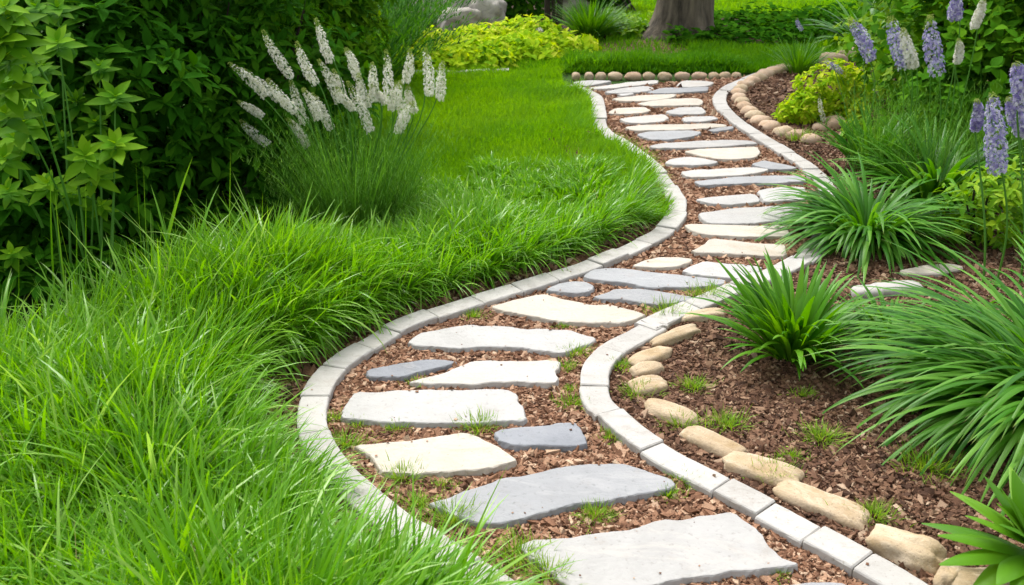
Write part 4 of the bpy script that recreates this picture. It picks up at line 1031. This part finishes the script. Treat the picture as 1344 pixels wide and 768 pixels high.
# tall single grass stalks standing in front of the dark shrubs
STALK = [(75, 380, 66, 215, .007, .1), (95, 385, 72, 250, .009, .12), (112, 372, 112, 235, .004, 0), (108, 380, 68, 250, .008, .1), (100, 370, 100, 275, .006, .0), (205, 350, 252, 205, .016, .25), (250, 340, 262, 285, .016, .0), (300, 320, 302, 198, .004, 0), (190, 330, 178, 210, .0035, .05), (195, 330, 188, 215, .0035, .03), (165, 330, 140, 260, .003, .1), (80, 380, 46, 308, .003, .1), (24, 380, 24, 330, .003, 0), (235, 330, 228, 250, .003, .05), (330, 330, 292, 250, .003, .1)]
for i, (u0, v0, u1, v1, w, bend) in enumerate(STALK):
    p = G(u0, v0 + 48); e = A(u1, v1, p[1] + .03)
    d = e - p; L = np.linalg.norm(d); az = math.atan2(d[1], d[0]) if np.hypot(d[0], d[1]) > .02 else 0.
    th = math.atan2(np.hypot(d[0], d[1]), d[2])
    acc = Acc(); blades(acc, np.array([[0, 0, -.01]]), [az], [L * 1.02], [w], [th - bend * .5], [bend], 14, fold=.25 if w > .005 else 0, tw=np.array([1.4 if abs(math.cos(az)) > .6 else .2]), rnd=np.array([.45 + .3 * (i % 2)]), prof='grass' if w > .003 else 'x')
    o = acc.build('grass_stalk', M['grass_long']); o.location = tuple(p)
    tag(o, 'tall thin green grass stalk rising in front of the dark shrubs' if w < .015 else ('broad grass blade with pointed tip against the dark shrubs' if v1 < 250 else 'broad blunt grass blade standing before the dark shrubs'), 'grass blade', 'tall stalks before the dark shrubs' if w < .015 else None)
# the two pale blunt blades in the long grass
for (u, v, L, W, lab) in [(95, 600, .30, .016, 'pale blunt broad blade at the far left'), (258, 735, .26, .012, 'pale blunt blade standing in the grass near the bottom edge')]:
    p = G(u, v + 45); acc = Acc()
    blades(acc, np.array([[0, 0, 0.]]), [-1.5], [L], [W], [-.1], [.35], 10, fold=.1, tw=np.array([.1]), rnd=np.array([1.0]), prof='strap')  # palest colour of the long grass
    o = acc.build('broad_grass_blade', M['grass_long']); o.location = tuple(p); tag(o, lab, 'grass blade')

# ---------------------------------------------------------------- flowering spikes
def floret(n=5, r=1.0):
    V, F, t = [(0, 0, 0)], [], [0]
    for i in range(n):
        a = 2 * math.pi * i / n
        for da, rr, z in ((-.45, .62, .28), (0, 1.0, .22), (.45, .62, .28)):
            V.append((math.cos(a + da) * rr * r, math.sin(a + da) * rr * r, z * r)); t.append(rr)
        k = 1 + i * 3; F.append((0, k, k + 1, k + 2))
    return np.array(V), np.array(F), np.array(t)
FV, FF, FT = floret()
def spike(top, bot, width, petal, root, base, seed, n=150, size=.0062, budfrac=.16, stem_w=.0032, open_=1.0):
    r_ = np.random.default_rng(seed)
    rb = np.array(root.location); top, bot, base = np.asarray(top), np.asarray(bot), np.asarray(base)
    ax = unit(top - bot); L = np.linalg.norm(top - bot)
    ts = np.linspace(0, 1, 12)[:, None]
    c1 = base + np.array([0, 0, 1]) * (bot[2] - base[2]) * .35; c2 = bot - ax * L * .9
    curve = (1 - ts) ** 3 * base + 3 * ts * (1 - ts) ** 2 * c1 + 3 * ts ** 2 * (1 - ts) * c2 + ts ** 3 * bot
    acc = Acc(); tube(acc, np.vstack([curve, bot + ax * L * np.linspace(.15, .97, 5)[:, None]]) - rb, np.concatenate([np.linspace(stem_w, stem_w * .75, 12), np.linspace(stem_w * .7, stem_w * .3, 5)]), 6)
    st = acc.build('flower_stem', M['stem'], root)
    s = r_.random(n) ** .95; a = r_.uniform(0, 6.283, n)
    ref = unit(np.cross(ax, [.2, 1, .1])); ref2 = np.cross(ax, ref)
    prof = width * .5 * np.clip(np.sin(np.pi * np.clip(s * .80 + .17, 0, 1)) ** .5, .25, 1) * (1 - .25 * s)
    rd = ref * np.cos(a)[:, None] + ref2 * np.sin(a)[:, None]
    bend = ref * (.018 * np.sin(s * 2.2 + seed))[:, None]
    P = bot + ax * (s * L)[:, None] + rd * (prof * r_.uniform(.55, 1.05, n))[:, None] + bend
    nrm = unit(rd + ax * (.15 + .5 * s)[:, None] + r_.normal(0, .3, (n, 3)))
    xx = unit(np.cross(nrm, r_.normal(0, 1, (n, 3)))); R = np.stack([xx, np.cross(nrm, xx), nrm], 1)
    sz = size * r_.uniform(.7, 1.3, n) * (1 - .3 * s)
    bud = s > 1 - budfrac * r_.uniform(.3, 1.7, n)
    acc = Acc()
    inst(acc, FV, FF, (P - rb)[~bud], R[~bud], sz[~bud], rnd=r_.random((~bud).sum()), tt=FT, mi=0)
    inst(acc, FV * np.array([.5, .5, 1.8]), FF, (P - rb)[bud], R[bud], sz[bud], rnd=r_.random(bud.sum()), tt=FT, mi=1)
    # green calyces between the florets
    m_ = n // 2; k = r_.integers(0, n, m_)
    inst(acc, FV * np.array([.45, .45, 1.5]), FF, (P - rb)[k] - rd[k] * prof[k][:, None] * .3, R[k], sz[k], rnd=r_.random(m_) * .4, tt=FT, mi=1)
    hd = acc.build('flower_spike', [M[petal], M['bud']], st, smooth=False)
    return st

# the white flowering plant left of the lawn
pb = G(467, 292)
root = thing('white_flowering_plant', 'feathery green plant with many white flower spikes beside the lawn', 'flowering plant', pb)
HEADS = [((50,178),(165,295)),((105,195),(228,322)),((170,70),(252,228)),((270,110),(342,245)),((322,38),(392,175)),((418,135),(470,228)),((338,168),(402,312)),((85,298),(152,362)),((95,358),(174,448)),((178,228),(275,335)),((243,238),(310,375)),((310,283),(388,392)),((235,362),(298,455)),((442,238),(500,408)),((412,255),(448,335)),((480,212),(505,325)),((512,178),(542,305)),((548,138),(580,320)),((628,135),(622,245)),((692,130),(688,285)),((758,178),(726,295)),((604,240),(630,370)),((650,305),(612,412)),((598,235),(592,335)),((378,202),(425,305)),((290,262),(332,365)),((520,250),(545,312)),((645,255),(650,340))]
for i, (a, b_) in enumerate(HEADS):
    Y = pb[1] + rng.uniform(-.16, .14)
    t0, b0 = A(*PX('8', *a), Y - .02), A(*PX('8', *b_), Y)
    fx = (PX('8', *b_)[0] - 467)
    base = np.array([pb[0] + fx * .0011 + rng.normal(0, .02), Y + (rng.normal(0, .03)), 0.])
    wpx = .051 if i not in (7, 14, 24, 26) else .041
    spike(t0, b0, wpx, 'white_petal', root, base, 400 + i, n=470, size=.0062, budfrac=.24, stem_w=.0036)
def feathery(root, px_box, Y, n, hgt, wid, mat='feather', spread=.5, name='foliage', bx=.14, seed=3, cone=.55, m=18, mw=1.5):
    r_ = np.random.default_rng(seed)
    rb = np.array(root.location); acc = Acc()
    ph = r_.uniform(0, 6.283, n); rr = np.sqrt(r_.random(n)) * bx
    P = np.stack([rr * np.cos(ph) * 1.25, rr * np.sin(ph), np.zeros(n)], 1)
    L = hgt * r_.uniform(.55, 1.1, n)
    lean = .12 + rr / bx * cone * r_.uniform(.4, 1.1, n)
    blades(acc, P, ph + r_.normal(0, .35, n), L, wid * mw, lean * .6, lean * .7, 8, prof='x', rnd=r_.random(n) * .6)
    # fine side needles up every stem
    I = np.repeat(np.arange(n), m); t = np.tile(np.linspace(.22, 1, m), n) + r_.normal(0, .02, n * m)
    az = (ph)[I]; th = (lean * .6)[I]; k = (lean * .7)[I]
    tm = t * .5; thm = th + k * tm
    pos = P[I] + np.stack([np.sin(thm) * np.cos(az), np.sin(thm) * np.sin(az), np.cos(thm)], 1) * (L[I] * t)[:, None]
    a2 = r_.uniform(0, 6.283, len(I))
    blades(acc, pos, a2, r_.uniform(.018, .045, len(I)), wid, r_.uniform(.3, 1.0, len(I)), r_.uniform(-.2, .6, len(I)), 2, prof='x', rnd=r_.random(len(I)))
    return acc.build(name, M[mat], root)
feathery(root, None, 0, 620, .52, .0030, bx=.19, seed=3, cone=.62, m=13, mw=2.0)
feathery(root, None, 0, 240, .32, .0028, bx=.22, seed=4, cone=1.2, name='low_foliage')

# lavender flowering plant, right
pb = G(1215, 240)
root = thing('lavender_flowering_plant', 'tall feathery plant with lavender flower spikes behind the strap-leaved clumps', 'flowering plant', pb)
LH = [((575,85),(668,262),.068),((768,70),(805,300),.092),((832,118),(852,295),.058),((945,62),(972,322),.080),((1045,-30),(1062,78),.064),((1148,-10),(1140,118),.044),((1045,172),(1045,275),.038),((1290,270),(1300,345),.0)]
for i, (a, b_, w) in enumerate(LH):
    if not w: continue
    Y = pb[1] + rng.uniform(-.25, .1)
    t0, b0 = A(*PX('6', *a), Y - .02), A(*PX('6', *b_), Y)
    g = b0 + np.array([rng.normal(.03, .03), .03, 0]); g[2] = 0
    spike(t0, b0, w * 1.15, 'lilac_petal' if i not in (2, 5, 6) else 'white_petal', root, g, 500 + i, n=520, size=.0090, budfrac=.18, stem_w=.0034)
for i in range(14):           # bare flowerless stems between them
    u = rng.uniform(1100, 1290); p = G(u, 225 + rng.uniform(-8, 8)); e = A(u + rng.normal(0, 14), rng.uniform(70, 130), p[1])
    acc = Acc(); ts = np.linspace(0, 1, 8)[:, None]; tube(acc, p + (e - p) * ts + np.sin(ts * 3.1) * np.array([.02, 0, 0]) - pb, np.linspace(.003, .0018, 8), 5)
    acc.build('bare_stem', M['stem'], root)
feathery(root, None, 0, 430, .50, .0026, bx=.30, seed=6, cone=.3)
# two small plants with single flowers further left
for (a, b_, w, gpx, pet, lab, s_) in [((475,258),(535,325),.042,(1100,165),'lilac_petal','single small lavender spike leaning over the lime shrub',520),((465,418),(462,530),.034,(1079,172),'white_petal','single small white-green flower spike in front of the lime shrub',521),((355,75),(378,128),.045,(1052,72),'lilac_petal','tiny distant lavender spike above the small grass clump',522)]:
    g = G(*gpx); r2 = thing('single_flower', lab, 'flower', g)
    Y = g[1]; t0, b0 = A(*PX('6', *a), Y), A(*PX('6', *b_), Y)
    if b0[2] < .06: b0[2] = .06; t0[2] = max(t0[2], .22)
    spike(t0, b0, w, pet, r2, g, s_, n=150, size=.007, stem_w=.003)
    acc = Acc(); n = 24; blades(acc, np.zeros((n, 3)), rng.uniform(0, 6.28, n), rng.uniform(.06, .16, n), .005, .3, .8, 5); acc.build('foliage', M['feather'], r2)
# near lavender spikes at the right edge
g = G(1372, 385)
root = thing('near_lavender_plant', 'closest lavender flower spikes leaning in at the right edge', 'flowering plant', g)
for i, (a, b_, w, Y) in enumerate([((1180,415),(1245,745),.078,3.55),((1118,440),(1128,565),.040,3.7),((1310,270),(1312,470),.074,3.7),((1300,420),(1325,590),.070,3.75)]):
    t0, b0 = A(*PX('6', *a), Y - .03), A(*PX('6', *b_), Y)
    base = np.array([b0[0] + .09 + .02 * i, g[1] + .03 * i, 0])
    spike(t0, b0, w * 1.1, 'lilac_petal', root, base, 530 + i, n=650, size=.0085, budfrac=.10, stem_w=.0045)
acc = Acc(); n = 60; blades(acc, rng.normal(0, .03, (n, 3)) * [1, 1, 0], rng.uniform(0, 6.28, n), rng.uniform(.2, .4, n), .009, .2, .9, 7, fold=.2, prof='strap'); acc.build('foliage', M['strap_dark'], root)

# ---------------------------------------------------------------- strap-leaved clumps
def strap_clump(name, label, c, n, L, W, mat, th=(.1, 1.0), k=(.5, 1.6), br=.06, seed=1, bias=(0, 0), bstr=0., fold=.28, prof='strap', segs=12, cat='lily clump', pw=1.0, z0=0):
    r_ = np.random.default_rng(seed)
    root = thing(name, label, cat, c)
    ph = r_.uniform(0, 6.283, n); rr = np.sqrt(r_.random(n)) * br
    az = np.arctan2(np.sin(ph) + bstr * bias[1], np.cos(ph) + bstr * bias[0])
    out = rr / br
    th0 = th[0] + (th[1] - th[0]) * out * r_.uniform(.5, 1.1, n); kk = r_.uniform(*k, n)
    acc = Acc()
    blades(acc, np.stack([rr * np.cos(ph), rr * np.sin(ph), np.full(n, z0)], 1), az + r_.normal(0, .12, n), r_.uniform(*L, n), r_.uniform(*W, n), th0, kk, segs, fold=fold, prof=prof, tw=r_.normal(0, .3, n), pw=pw)
    acc.build('leaves', M[mat], root)
    return root
strap_clump('strap_leaf_clump', 'dense arching strap-leaved clump spilling onto the cream trapezoid slab', G(1135, 316), 380, (.26, .52), (.015, .027), 'strap_pale', (.1, 1.0), (.9, 2.1), .11, seed=21, bias=(-.5, -.6), bstr=.5)
strap_clump('strap_leaf_clump', 'upright strap-leaved clump rising behind the arching one under the lavender stems', G(1225, 268), 230, (.32, .58), (.018, .030), 'strap_pale', (.08, .9), (.6, 1.9), .10, seed=22, bias=(.3, -.5), bstr=.3)
strap_clump('strap_leaf_clump', 'strap-leaved clump between the rounded boulder and the lavender stems', G(1145, 228), 110, (.26, .42), (.018, .030), 'strap_dark', (.06, .6), (.3, 1.2), .09, seed=23, bias=(-.4, -.3), bstr=.4)
strap_clump('strap_leaf_clump', 'upright fresh green lily clump at the top of the near bed', G(1040, 470), 190, (.22, .41), (.016, .029), 'strap_mid', (.05, 1.05), (.3, 1.25), .06, seed=24, bias=(0, -.4), bstr=.15, pw=1.6)
strap_clump('strap_leaf_clump', 'small dark drooping clump just right of the fresh green lily', G(1165, 452), 110, (.16, .30), (.010, .018), 'strap_mid', (.2, 1.0), (.6, 1.6), .05, seed=25)
strap_clump('strap_leaf_clump', 'huge fountain of arching strap leaves filling the right edge', G(1386, 545), 860, (.34, .72), (.014, .026), 'strap_pale', (.08, .95), (1.1, 2.3), .18, seed=26, bias=(-.9, -.1), bstr=.6, segs=16)
strap_clump('strap_leaf_clump', 'broad drooping pair of strap leaves at the right edge of the picture', G(1375, 575), 34, (.42, .60), (.028, .036), 'strap_mid', (.15, .8), (1.2, 2.3), .06, seed=27, bias=(-.6, -.8), bstr=.8)
strap_clump('small_grass_clump', 'small spiky grass clump at the top end of the curved kerb', G(1047, 98), 170, (.18, .36), (.007, .011), 'grass_far' if False else 'strap_mid', (.05, .7), (.2, 1.0), .06, seed=28, cat='grass clump')
strap_clump('broad_strap_clump', 'large dark strap-leaved plant behind the tan stones at the top right', G(1132, 62), 70, (.35, .62), (.035, .055), 'strap_dark', (.15, 1.0), (.5, 1.3), .10, seed=29)
strap_clump('broad_strap_clump', 'dark strap-leaved plant cut by the top edge, right of the other', G(1180, 40), 60, (.35, .62), (.035, .055), 'strap_dark', (.15, 1.0), (.5, 1.3), .10, seed=30)
# bottom right: broad lance leaves
g = G(1340, 776)
root = thing('broad_leaf_plant', 'bright plant with broad lance-shaped leaves in the bottom right corner', 'plant', g)
acc = Acc()
LV = [(3.2, .21, .040, 1.2, .2), (3.45, .23, .042, 1.32, .25), (2.9, .17, .045, .85, .3), (2.6, .17, .042, .55, .3), (2.2, .20, .036, .1, .15), (3.9, .17, .045, 1.25, .4), (4.4, .17, .045, 1.1, .5), (1.2, .17, .045, .7, .4), (.3, .18, .045, .8, .5), (5.6, .17, .045, .9, .5), (2.9, .13, .04, .35, .3), (4.9, .12, .04, .6, .5), (1.8, .15, .04, .5, .3), (3.15, .14, .04, .6, .2), (3.7, .20, .04, 1.45, .5), (5.2, .15, .045, 1.2, .5), (3.3, .19, .034, .95, .2), (2.4, .18, .034, 1.1, .4), (3.6, .15, .036, .7, .4), (2.75, .21, .034, 1.35, .3), (4.1, .19, .036, 1.35, .5), (3.0, .16, .034, .45, .2), (1.5, .18, .036, .9, .4)]
for (az, L, W, th, k) in LV:
    blades(acc, np.array([[.01 * math.cos(az), .01 * math.sin(az), .135 if th < 1.2 else .11]]), [az], [L * 1.1], [W * 1.35], [th], [k], 12, fold=.28, prof='lance', tw=np.array([0.]))
acc.build('leaves', M['lance'], root)
acc = Acc(); tube(acc, [(0, 0, -.02), (.003, 0, .06), (0, .002, .155)], [.010, .009, .006], 8); acc.build('stem', M['stem'], root)

# ---------------------------------------------------------------- right and far shrubs
b = G(1330, 215); b[1] += .35
make_shrub('leafy_shrub', 'large mid-green rounded-leaf shrub filling the top right corner', b,
           lobes_px([(1290, 130, 5.5, .45, .4, .4), (1370, 180, 5.3, .5, .4, .4), (1230, 60, 6.0, .45, .4, .38), (1340, 40, 5.8, .6, .5, .45), (1250, 150, 5.7, .35, .35, .3), (1440, 90, 5.5, .6, .5, .5), (1300, -50, 6.2, .7, .5, .4)], b),
           2300, 'right_leaf', .075, per=(3, 5), seed=41, stems=24, wide=.72, fill=.3)
b = G(1190, 140); b[1] += .2
make_shrub('leafy_shrub', 'light green loose shrub behind the lavender spikes', b,
           lobes_px([(1190, 100, 6.6, .3, .3, .25), (1160, 60, 7.0, .35, .3, .28), (1210, 20, 7.2, .4, .35, .3), (1230, 130, 6.4, .3, .25, .2)], b),
           800, 'lime_leaf2', .06, per=(3, 5), seed=42, stems=12, wide=.6)
b = G(1300, 315)
make_shrub('leafy_shrub', 'low yellow-green jagged shrub under the nearest lavender spike', b,
           lobes_px([(1300, 265, 4.1, .24, .2, .16), (1345, 270, 4.1, .25, .2, .2), (1265, 285, 4.15, .13, .14, .1), (1400, 270, 4.1, .2, .2, .2)], b),
           330, 'lime_leaf2', .06, per=(4, 6), seed=43, stems=10, wide=.4)
b = G(1085, 158)
make_shrub('lime_shrub', 'round lime green shrub in the upper bed', b,
           lobes_px([(1085, 118, 6.35, .20, .18, .18), (1060, 140, 6.25, .15, .14, .10), (1110, 130, 6.35, .15, .15, .15), (1040, 148, 6.25, .10, .1, .07), (1115, 148, 6.2, .12, .12, .1)], b),
           620, 'lime_leaf', .048, per=(4, 6), seed=44, stems=10, wide=.55, fill=.25)
b = G(1130, 185)
make_shrub('leafy_plant', 'low pale broad-leaved plant beside the rounded boulder', b, [((0, 0, .05), (.16, .1, .06))], 40, 'lime_leaf2', .085, per=(3, 5), seed=45, stems=4, wide=.5, stem_r=.005)
# lime bed: mounds
for i, (u, v, rx, rz, nw, mt, lab) in enumerate([
    (565, 88, .30, .17, 330, 'lime_leaf', 'leftmost lime green mound behind the pale strip'),
    (612, 86, .34, .19, 400, 'lime_leaf', 'lime mound with the orange flower on its front'),
    (668, 78, .34, .19, 400, 'lime_leaf', 'lime green mound in the middle of the bed'),
    (722, 70, .34, .19, 380, 'lime_leaf', 'yellowest lime mound next to the bare soil'),
    (590, 58, .36, .13, 300, 'lime_leaf', 'lime green mound in front of the boulders'),
    (655, 52, .36, .14, 300, 'lime_leaf', 'lime green mound below the dark round shrub'),
    (800, 44, .30, .16, 240, 'lime_leaf2', 'low light green mound right of the fern clump'),
    (848, 40, .26, .16, 220, 'lime_leaf2', 'low light green mound against the tree trunk'),
    (700, 50, .25, .2, 200, 'lime_leaf', 'lime green mound at the foot of the thin multi-stemmed tree')]):
    b = G(u, v)
    make_shrub('lime_mound', lab, b, [((0, .05, rz * .3), (rx * 1.1, .3, rz * .6)), ((rx * .6, -.05, rz * .25), (rx * .6, .25, rz * .5)), ((-rx * .6, -.02, rz * .25), (rx * .6, .25, rz * .55))], nw, mt, .075, per=(4, 5), group='lime green bedding mounds', seed=60 + i, stems=5, wide=.6, fill=.2, stem_r=.005)
b = G(677, 22); make_shrub('round_dark_shrub', 'dark blue-green round shrub beside the boulders', b, [((0, 0, .3), (.42, .3, .36))], 420, 'dark_leaf', .09, per=(4, 5), seed=75, stems=6, wide=.6)
b = G(845, 22); make_shrub('round_dark_shrub', 'dark shrub at the top left of the tree trunk', b, [((-.35, .4, .3), (.3, .25, .3))], 200, 'dark_leaf', .09, per=(4, 5), seed=76, stems=6, wide=.6)
b = G(512, 26); make_shrub('round_dark_shrub', 'dark conifer-like shrub left of the largest boulder', b, [((0, .1, .3), (.30, .3, .45)), ((-.1, .1, .1), (.3, .25, .25))], 500, 'dark_leaf', .07, per=(5, 7), seed=77, stems=6, wide=.25)
b = G(870, 45)
# arching needle-leaved shrubs
def needle_shrub(label, c, n, L, seed, lean=.9):
    r_ = np.random.default_rng(seed); root = thing('needle_shrub', label, 'shrub', c); acc = Acc()
    ph = r_.uniform(0, 6.283, n); rr = np.sqrt(r_.random(n)); Ln = r_.uniform(L * .6, L, n)
    P = np.stack([rr * np.cos(ph), rr * np.sin(ph), 0 * rr], 1) * .16
    th0 = .1 + rr * lean * .7; k = r_.uniform(.3, .9, n)
    blades(acc, P, ph, Ln, .006, th0, k, 10, prof='x', rnd=r_.random(n) * .5)
    m = 26; I = np.repeat(np.arange(n), m); t = np.tile(np.linspace(.15, 1, m), n); thm = th0[I] + k[I] * t * .5
    pos = P[I] + np.stack([np.sin(thm) * np.cos(ph[I]), np.sin(thm) * np.sin(ph[I]), np.cos(thm)], 1) * (Ln[I] * t)[:, None]
    az = ph[I] + np.where(np.arange(len(I)) % 2, 1, -1) * r_.uniform(.3, 1.1, len(I))
    blades(acc, pos, az, r_.uniform(.05, .11, len(I)) * (1.15 - .6 * t), .011, th0[I] + r_.uniform(-.1, .3, len(I)), .4, 3, prof='grass', rnd=r_.random(len(I)))
    acc.build('foliage', M['needle'], root)
c = G(480, 115); needle_shrub('arching dark needle-leaved shrub behind the white spikes', c, 170, 1.05, 81)
c = G(508, 72); needle_shrub('second arching needle-leaved shrub, nearer the lime bed', c, 130, .95, 82)
c = G(430, 85); needle_shrub('third needle-leaved shrub beside the yellower hedge shrub', c, 120, 1.15, 83)
# fern-like clump
strap_clump('fern_clump', 'bright fern-like clump between the thin tree and the lime mound', G(775, 50), 420, (.22, .46), (.010, .016), 'strap_mid', (.05, .9), (.2, .9), .10, seed=84, cat='fern')
# thin multi-stemmed tree
g = G(727, 37); root = thing('multi_stemmed_tree', 'thin young tree with several dark stems behind the lime bed', 'tree', g)
for i, (dx, lean) in enumerate([(-.06, -.10), (.03, .03), (-.01, -.02), (.06, .07)]):
    acc = Acc(); ts = np.linspace(0, 1, 9)
    pts = np.stack([dx + lean * ts * 2 + .02 * np.sin(ts * 7 + i), .02 * i + 0 * ts, ts * 2.3 - .02], 1); tube(acc, pts, np.linspace(.032 if i < 2 else .02, .014, 9), 7)
    acc.build('trunk', M['woody'], root)
T_, F_, t_ = leaf_template(.5, .1, .2, 3); n = 1500; r_ = np.random.default_rng(5); d = unit(r_.normal(0, 1, (n, 3)))
acc = Acc(); inst(acc, T_, F_, d * r_.uniform(.5, 1, (n, 1)) * [.7, .6, .6] + [0, 0, 2.6], frames(unit(r_.normal(0, 1, (n, 3)) + [0, 0, -.3]), unit(d + [0, 0, 1.5])), r_.uniform(.06, .1, n), tt=t_)
acc.build('crown', M['dark_leaf2'], root)

# ---------------------------------------------------------------- the big tree
g = G(896, 47); root = thing('garden_tree', 'thick grey-brown tree trunk with a flared root at the top of the picture', 'tree', g)
acc = Acc(); nz_, sides = 46, 44
zz = np.concatenate([np.linspace(-.05, .6, 26), np.linspace(.7, 5.2, 20)]); ph = np.linspace(0, 6.283, sides, endpoint=False)
V = []
for z in zz:
    fl = math.exp(-max(z, 0) / .13)
    for p in ph:
        r = .245 * (1 - .045 * z) + .055 * fl + fl * .16 * max(0, math.cos(p - 3.5)) ** 4 + fl * .09 * max(0, math.cos(p + .9)) ** 4 + fl * .08 * max(0, math.cos(p - 1.6)) ** 4
        r += .012 * math.sin(p * 9 + 2.5 * math.sin(z * 2)) + .008 * math.sin(p * 17 + z * 3)
        r += .012 * mnoise.noise(Vector((math.cos(p) * 3, math.sin(p) * 3, z * 1.2)))
        V.append((r * math.cos(p) + .02 * z, r * math.sin(p), z))
F = [(i * sides + j, i * sides + (j + 1) % sides, (i + 1) * sides + (j + 1) % sides, (i + 1) * sides + j) for i in range(len(zz) - 1) for j in range(sides)]
acc.add(V, F)
for i in range(7):
    a = i * 2.4; z0 = 2.9 + .3 * i; ts = np.linspace(0, 1, 8)[:, None]
    s0 = np.array([0, 0, z0]); e = np.array([math.cos(a) * 1.7, math.sin(a) * 1.7 + .4, z0 + 1.3]); mid = (s0 + e) / 2 + [0, 0, .35]
    tube(acc, (1 - ts) ** 2 * s0 + 2 * ts * (1 - ts) * mid + ts ** 2 * e, np.linspace(.09, .02, 8), 8)
acc.build('trunk', M['bark'], root)
n = 3000; r_ = np.random.default_rng(8); cl = r_.normal(0, 1, (60, 3)) * [1.1, 1.0, .5] + [.3, .8, 5.8]
P = cl[r_.integers(0, 60, n)] + r_.normal(0, .28, (n, 3))
acc = Acc(); inst(acc, T_, F_ if False else leaf_template(.5, .1, .2, 3)[1], P, frames(unit(r_.normal(0, 1, (n, 3)) + [0, 0, -.3]), np.array([0, 0, 1.]) + r_.normal(0, .3, (n, 3))), r_.uniform(.09, .14, n), tt=t_)
acc.build('crown', M['dark_leaf2'], root)
# dark ground cover round the trunk and behind
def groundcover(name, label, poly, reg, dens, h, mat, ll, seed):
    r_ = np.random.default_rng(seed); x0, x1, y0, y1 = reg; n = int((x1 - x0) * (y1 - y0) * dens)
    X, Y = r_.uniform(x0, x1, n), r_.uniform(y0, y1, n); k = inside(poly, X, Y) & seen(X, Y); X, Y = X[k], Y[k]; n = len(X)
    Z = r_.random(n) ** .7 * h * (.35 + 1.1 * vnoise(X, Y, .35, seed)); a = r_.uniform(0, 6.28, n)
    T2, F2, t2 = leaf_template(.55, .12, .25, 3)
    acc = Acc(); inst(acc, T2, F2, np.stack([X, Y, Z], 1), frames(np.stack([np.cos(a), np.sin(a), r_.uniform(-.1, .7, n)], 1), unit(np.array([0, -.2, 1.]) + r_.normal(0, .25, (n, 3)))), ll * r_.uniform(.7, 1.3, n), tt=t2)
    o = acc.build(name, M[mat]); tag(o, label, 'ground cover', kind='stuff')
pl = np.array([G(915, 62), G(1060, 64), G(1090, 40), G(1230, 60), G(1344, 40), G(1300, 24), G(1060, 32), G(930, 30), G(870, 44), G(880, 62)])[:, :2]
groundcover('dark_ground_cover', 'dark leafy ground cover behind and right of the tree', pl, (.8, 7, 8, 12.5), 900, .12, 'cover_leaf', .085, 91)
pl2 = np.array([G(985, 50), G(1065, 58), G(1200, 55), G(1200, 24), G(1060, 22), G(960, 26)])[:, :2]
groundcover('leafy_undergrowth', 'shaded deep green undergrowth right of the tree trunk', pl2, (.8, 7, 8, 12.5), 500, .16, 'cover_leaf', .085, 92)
# small flowers in the lime bed
def small_flower(u, v, Y, mat, label, r=.03):
    p = A(u, v, Y); g = np.array([p[0], p[1] + .03, 0]); root = thing('small_flower', label, 'flower', g)
    acc = Acc()
    for k in range(26):
        d = unit(rng.normal(0, 1, 3)); nrm = unit(d + [0, -.4, .4]); xx = unit(np.cross(nrm, [.3, .2, .9])); R = np.stack([xx, np.cross(nrm, xx), nrm])[None]
        inst(acc, FV, FF, (p - g + d * r * .55)[None], R, [r * .75], tt=FT)
    acc.build('petals', M[mat], root, smooth=False)
    acc = Acc(); tube(acc, [(0, 0, 0), (0, -.01, p[2] * .5), tuple(p - g)], .004, 5); acc.build('stem', M['stem'], root)
for (u, v, Y, mt, lab, r) in [(613, 79, 8.45, 'orange_petal', 'single orange bloom at the front of the lime bed', .045), (603, 70, 8.5, 'white_petal', 'white bloom just above the orange one', .04), (590, 52, 9.1, 'white_petal', 'white bloom left of the middle of the lime bed', .04), (708, 42, 9.2, 'white_petal', 'white bloom at the foot of the thin tree', .04), (568, 53, 9.1, 'white_petal', 'faint white bloom at the left of the lime bed', .035), (817, 12, 11.2, 'white_petal', 'pale round bloom standing left of the tree trunk', .07)]:
    small_flower(u, v, Y, mt, lab, r)
print('done')
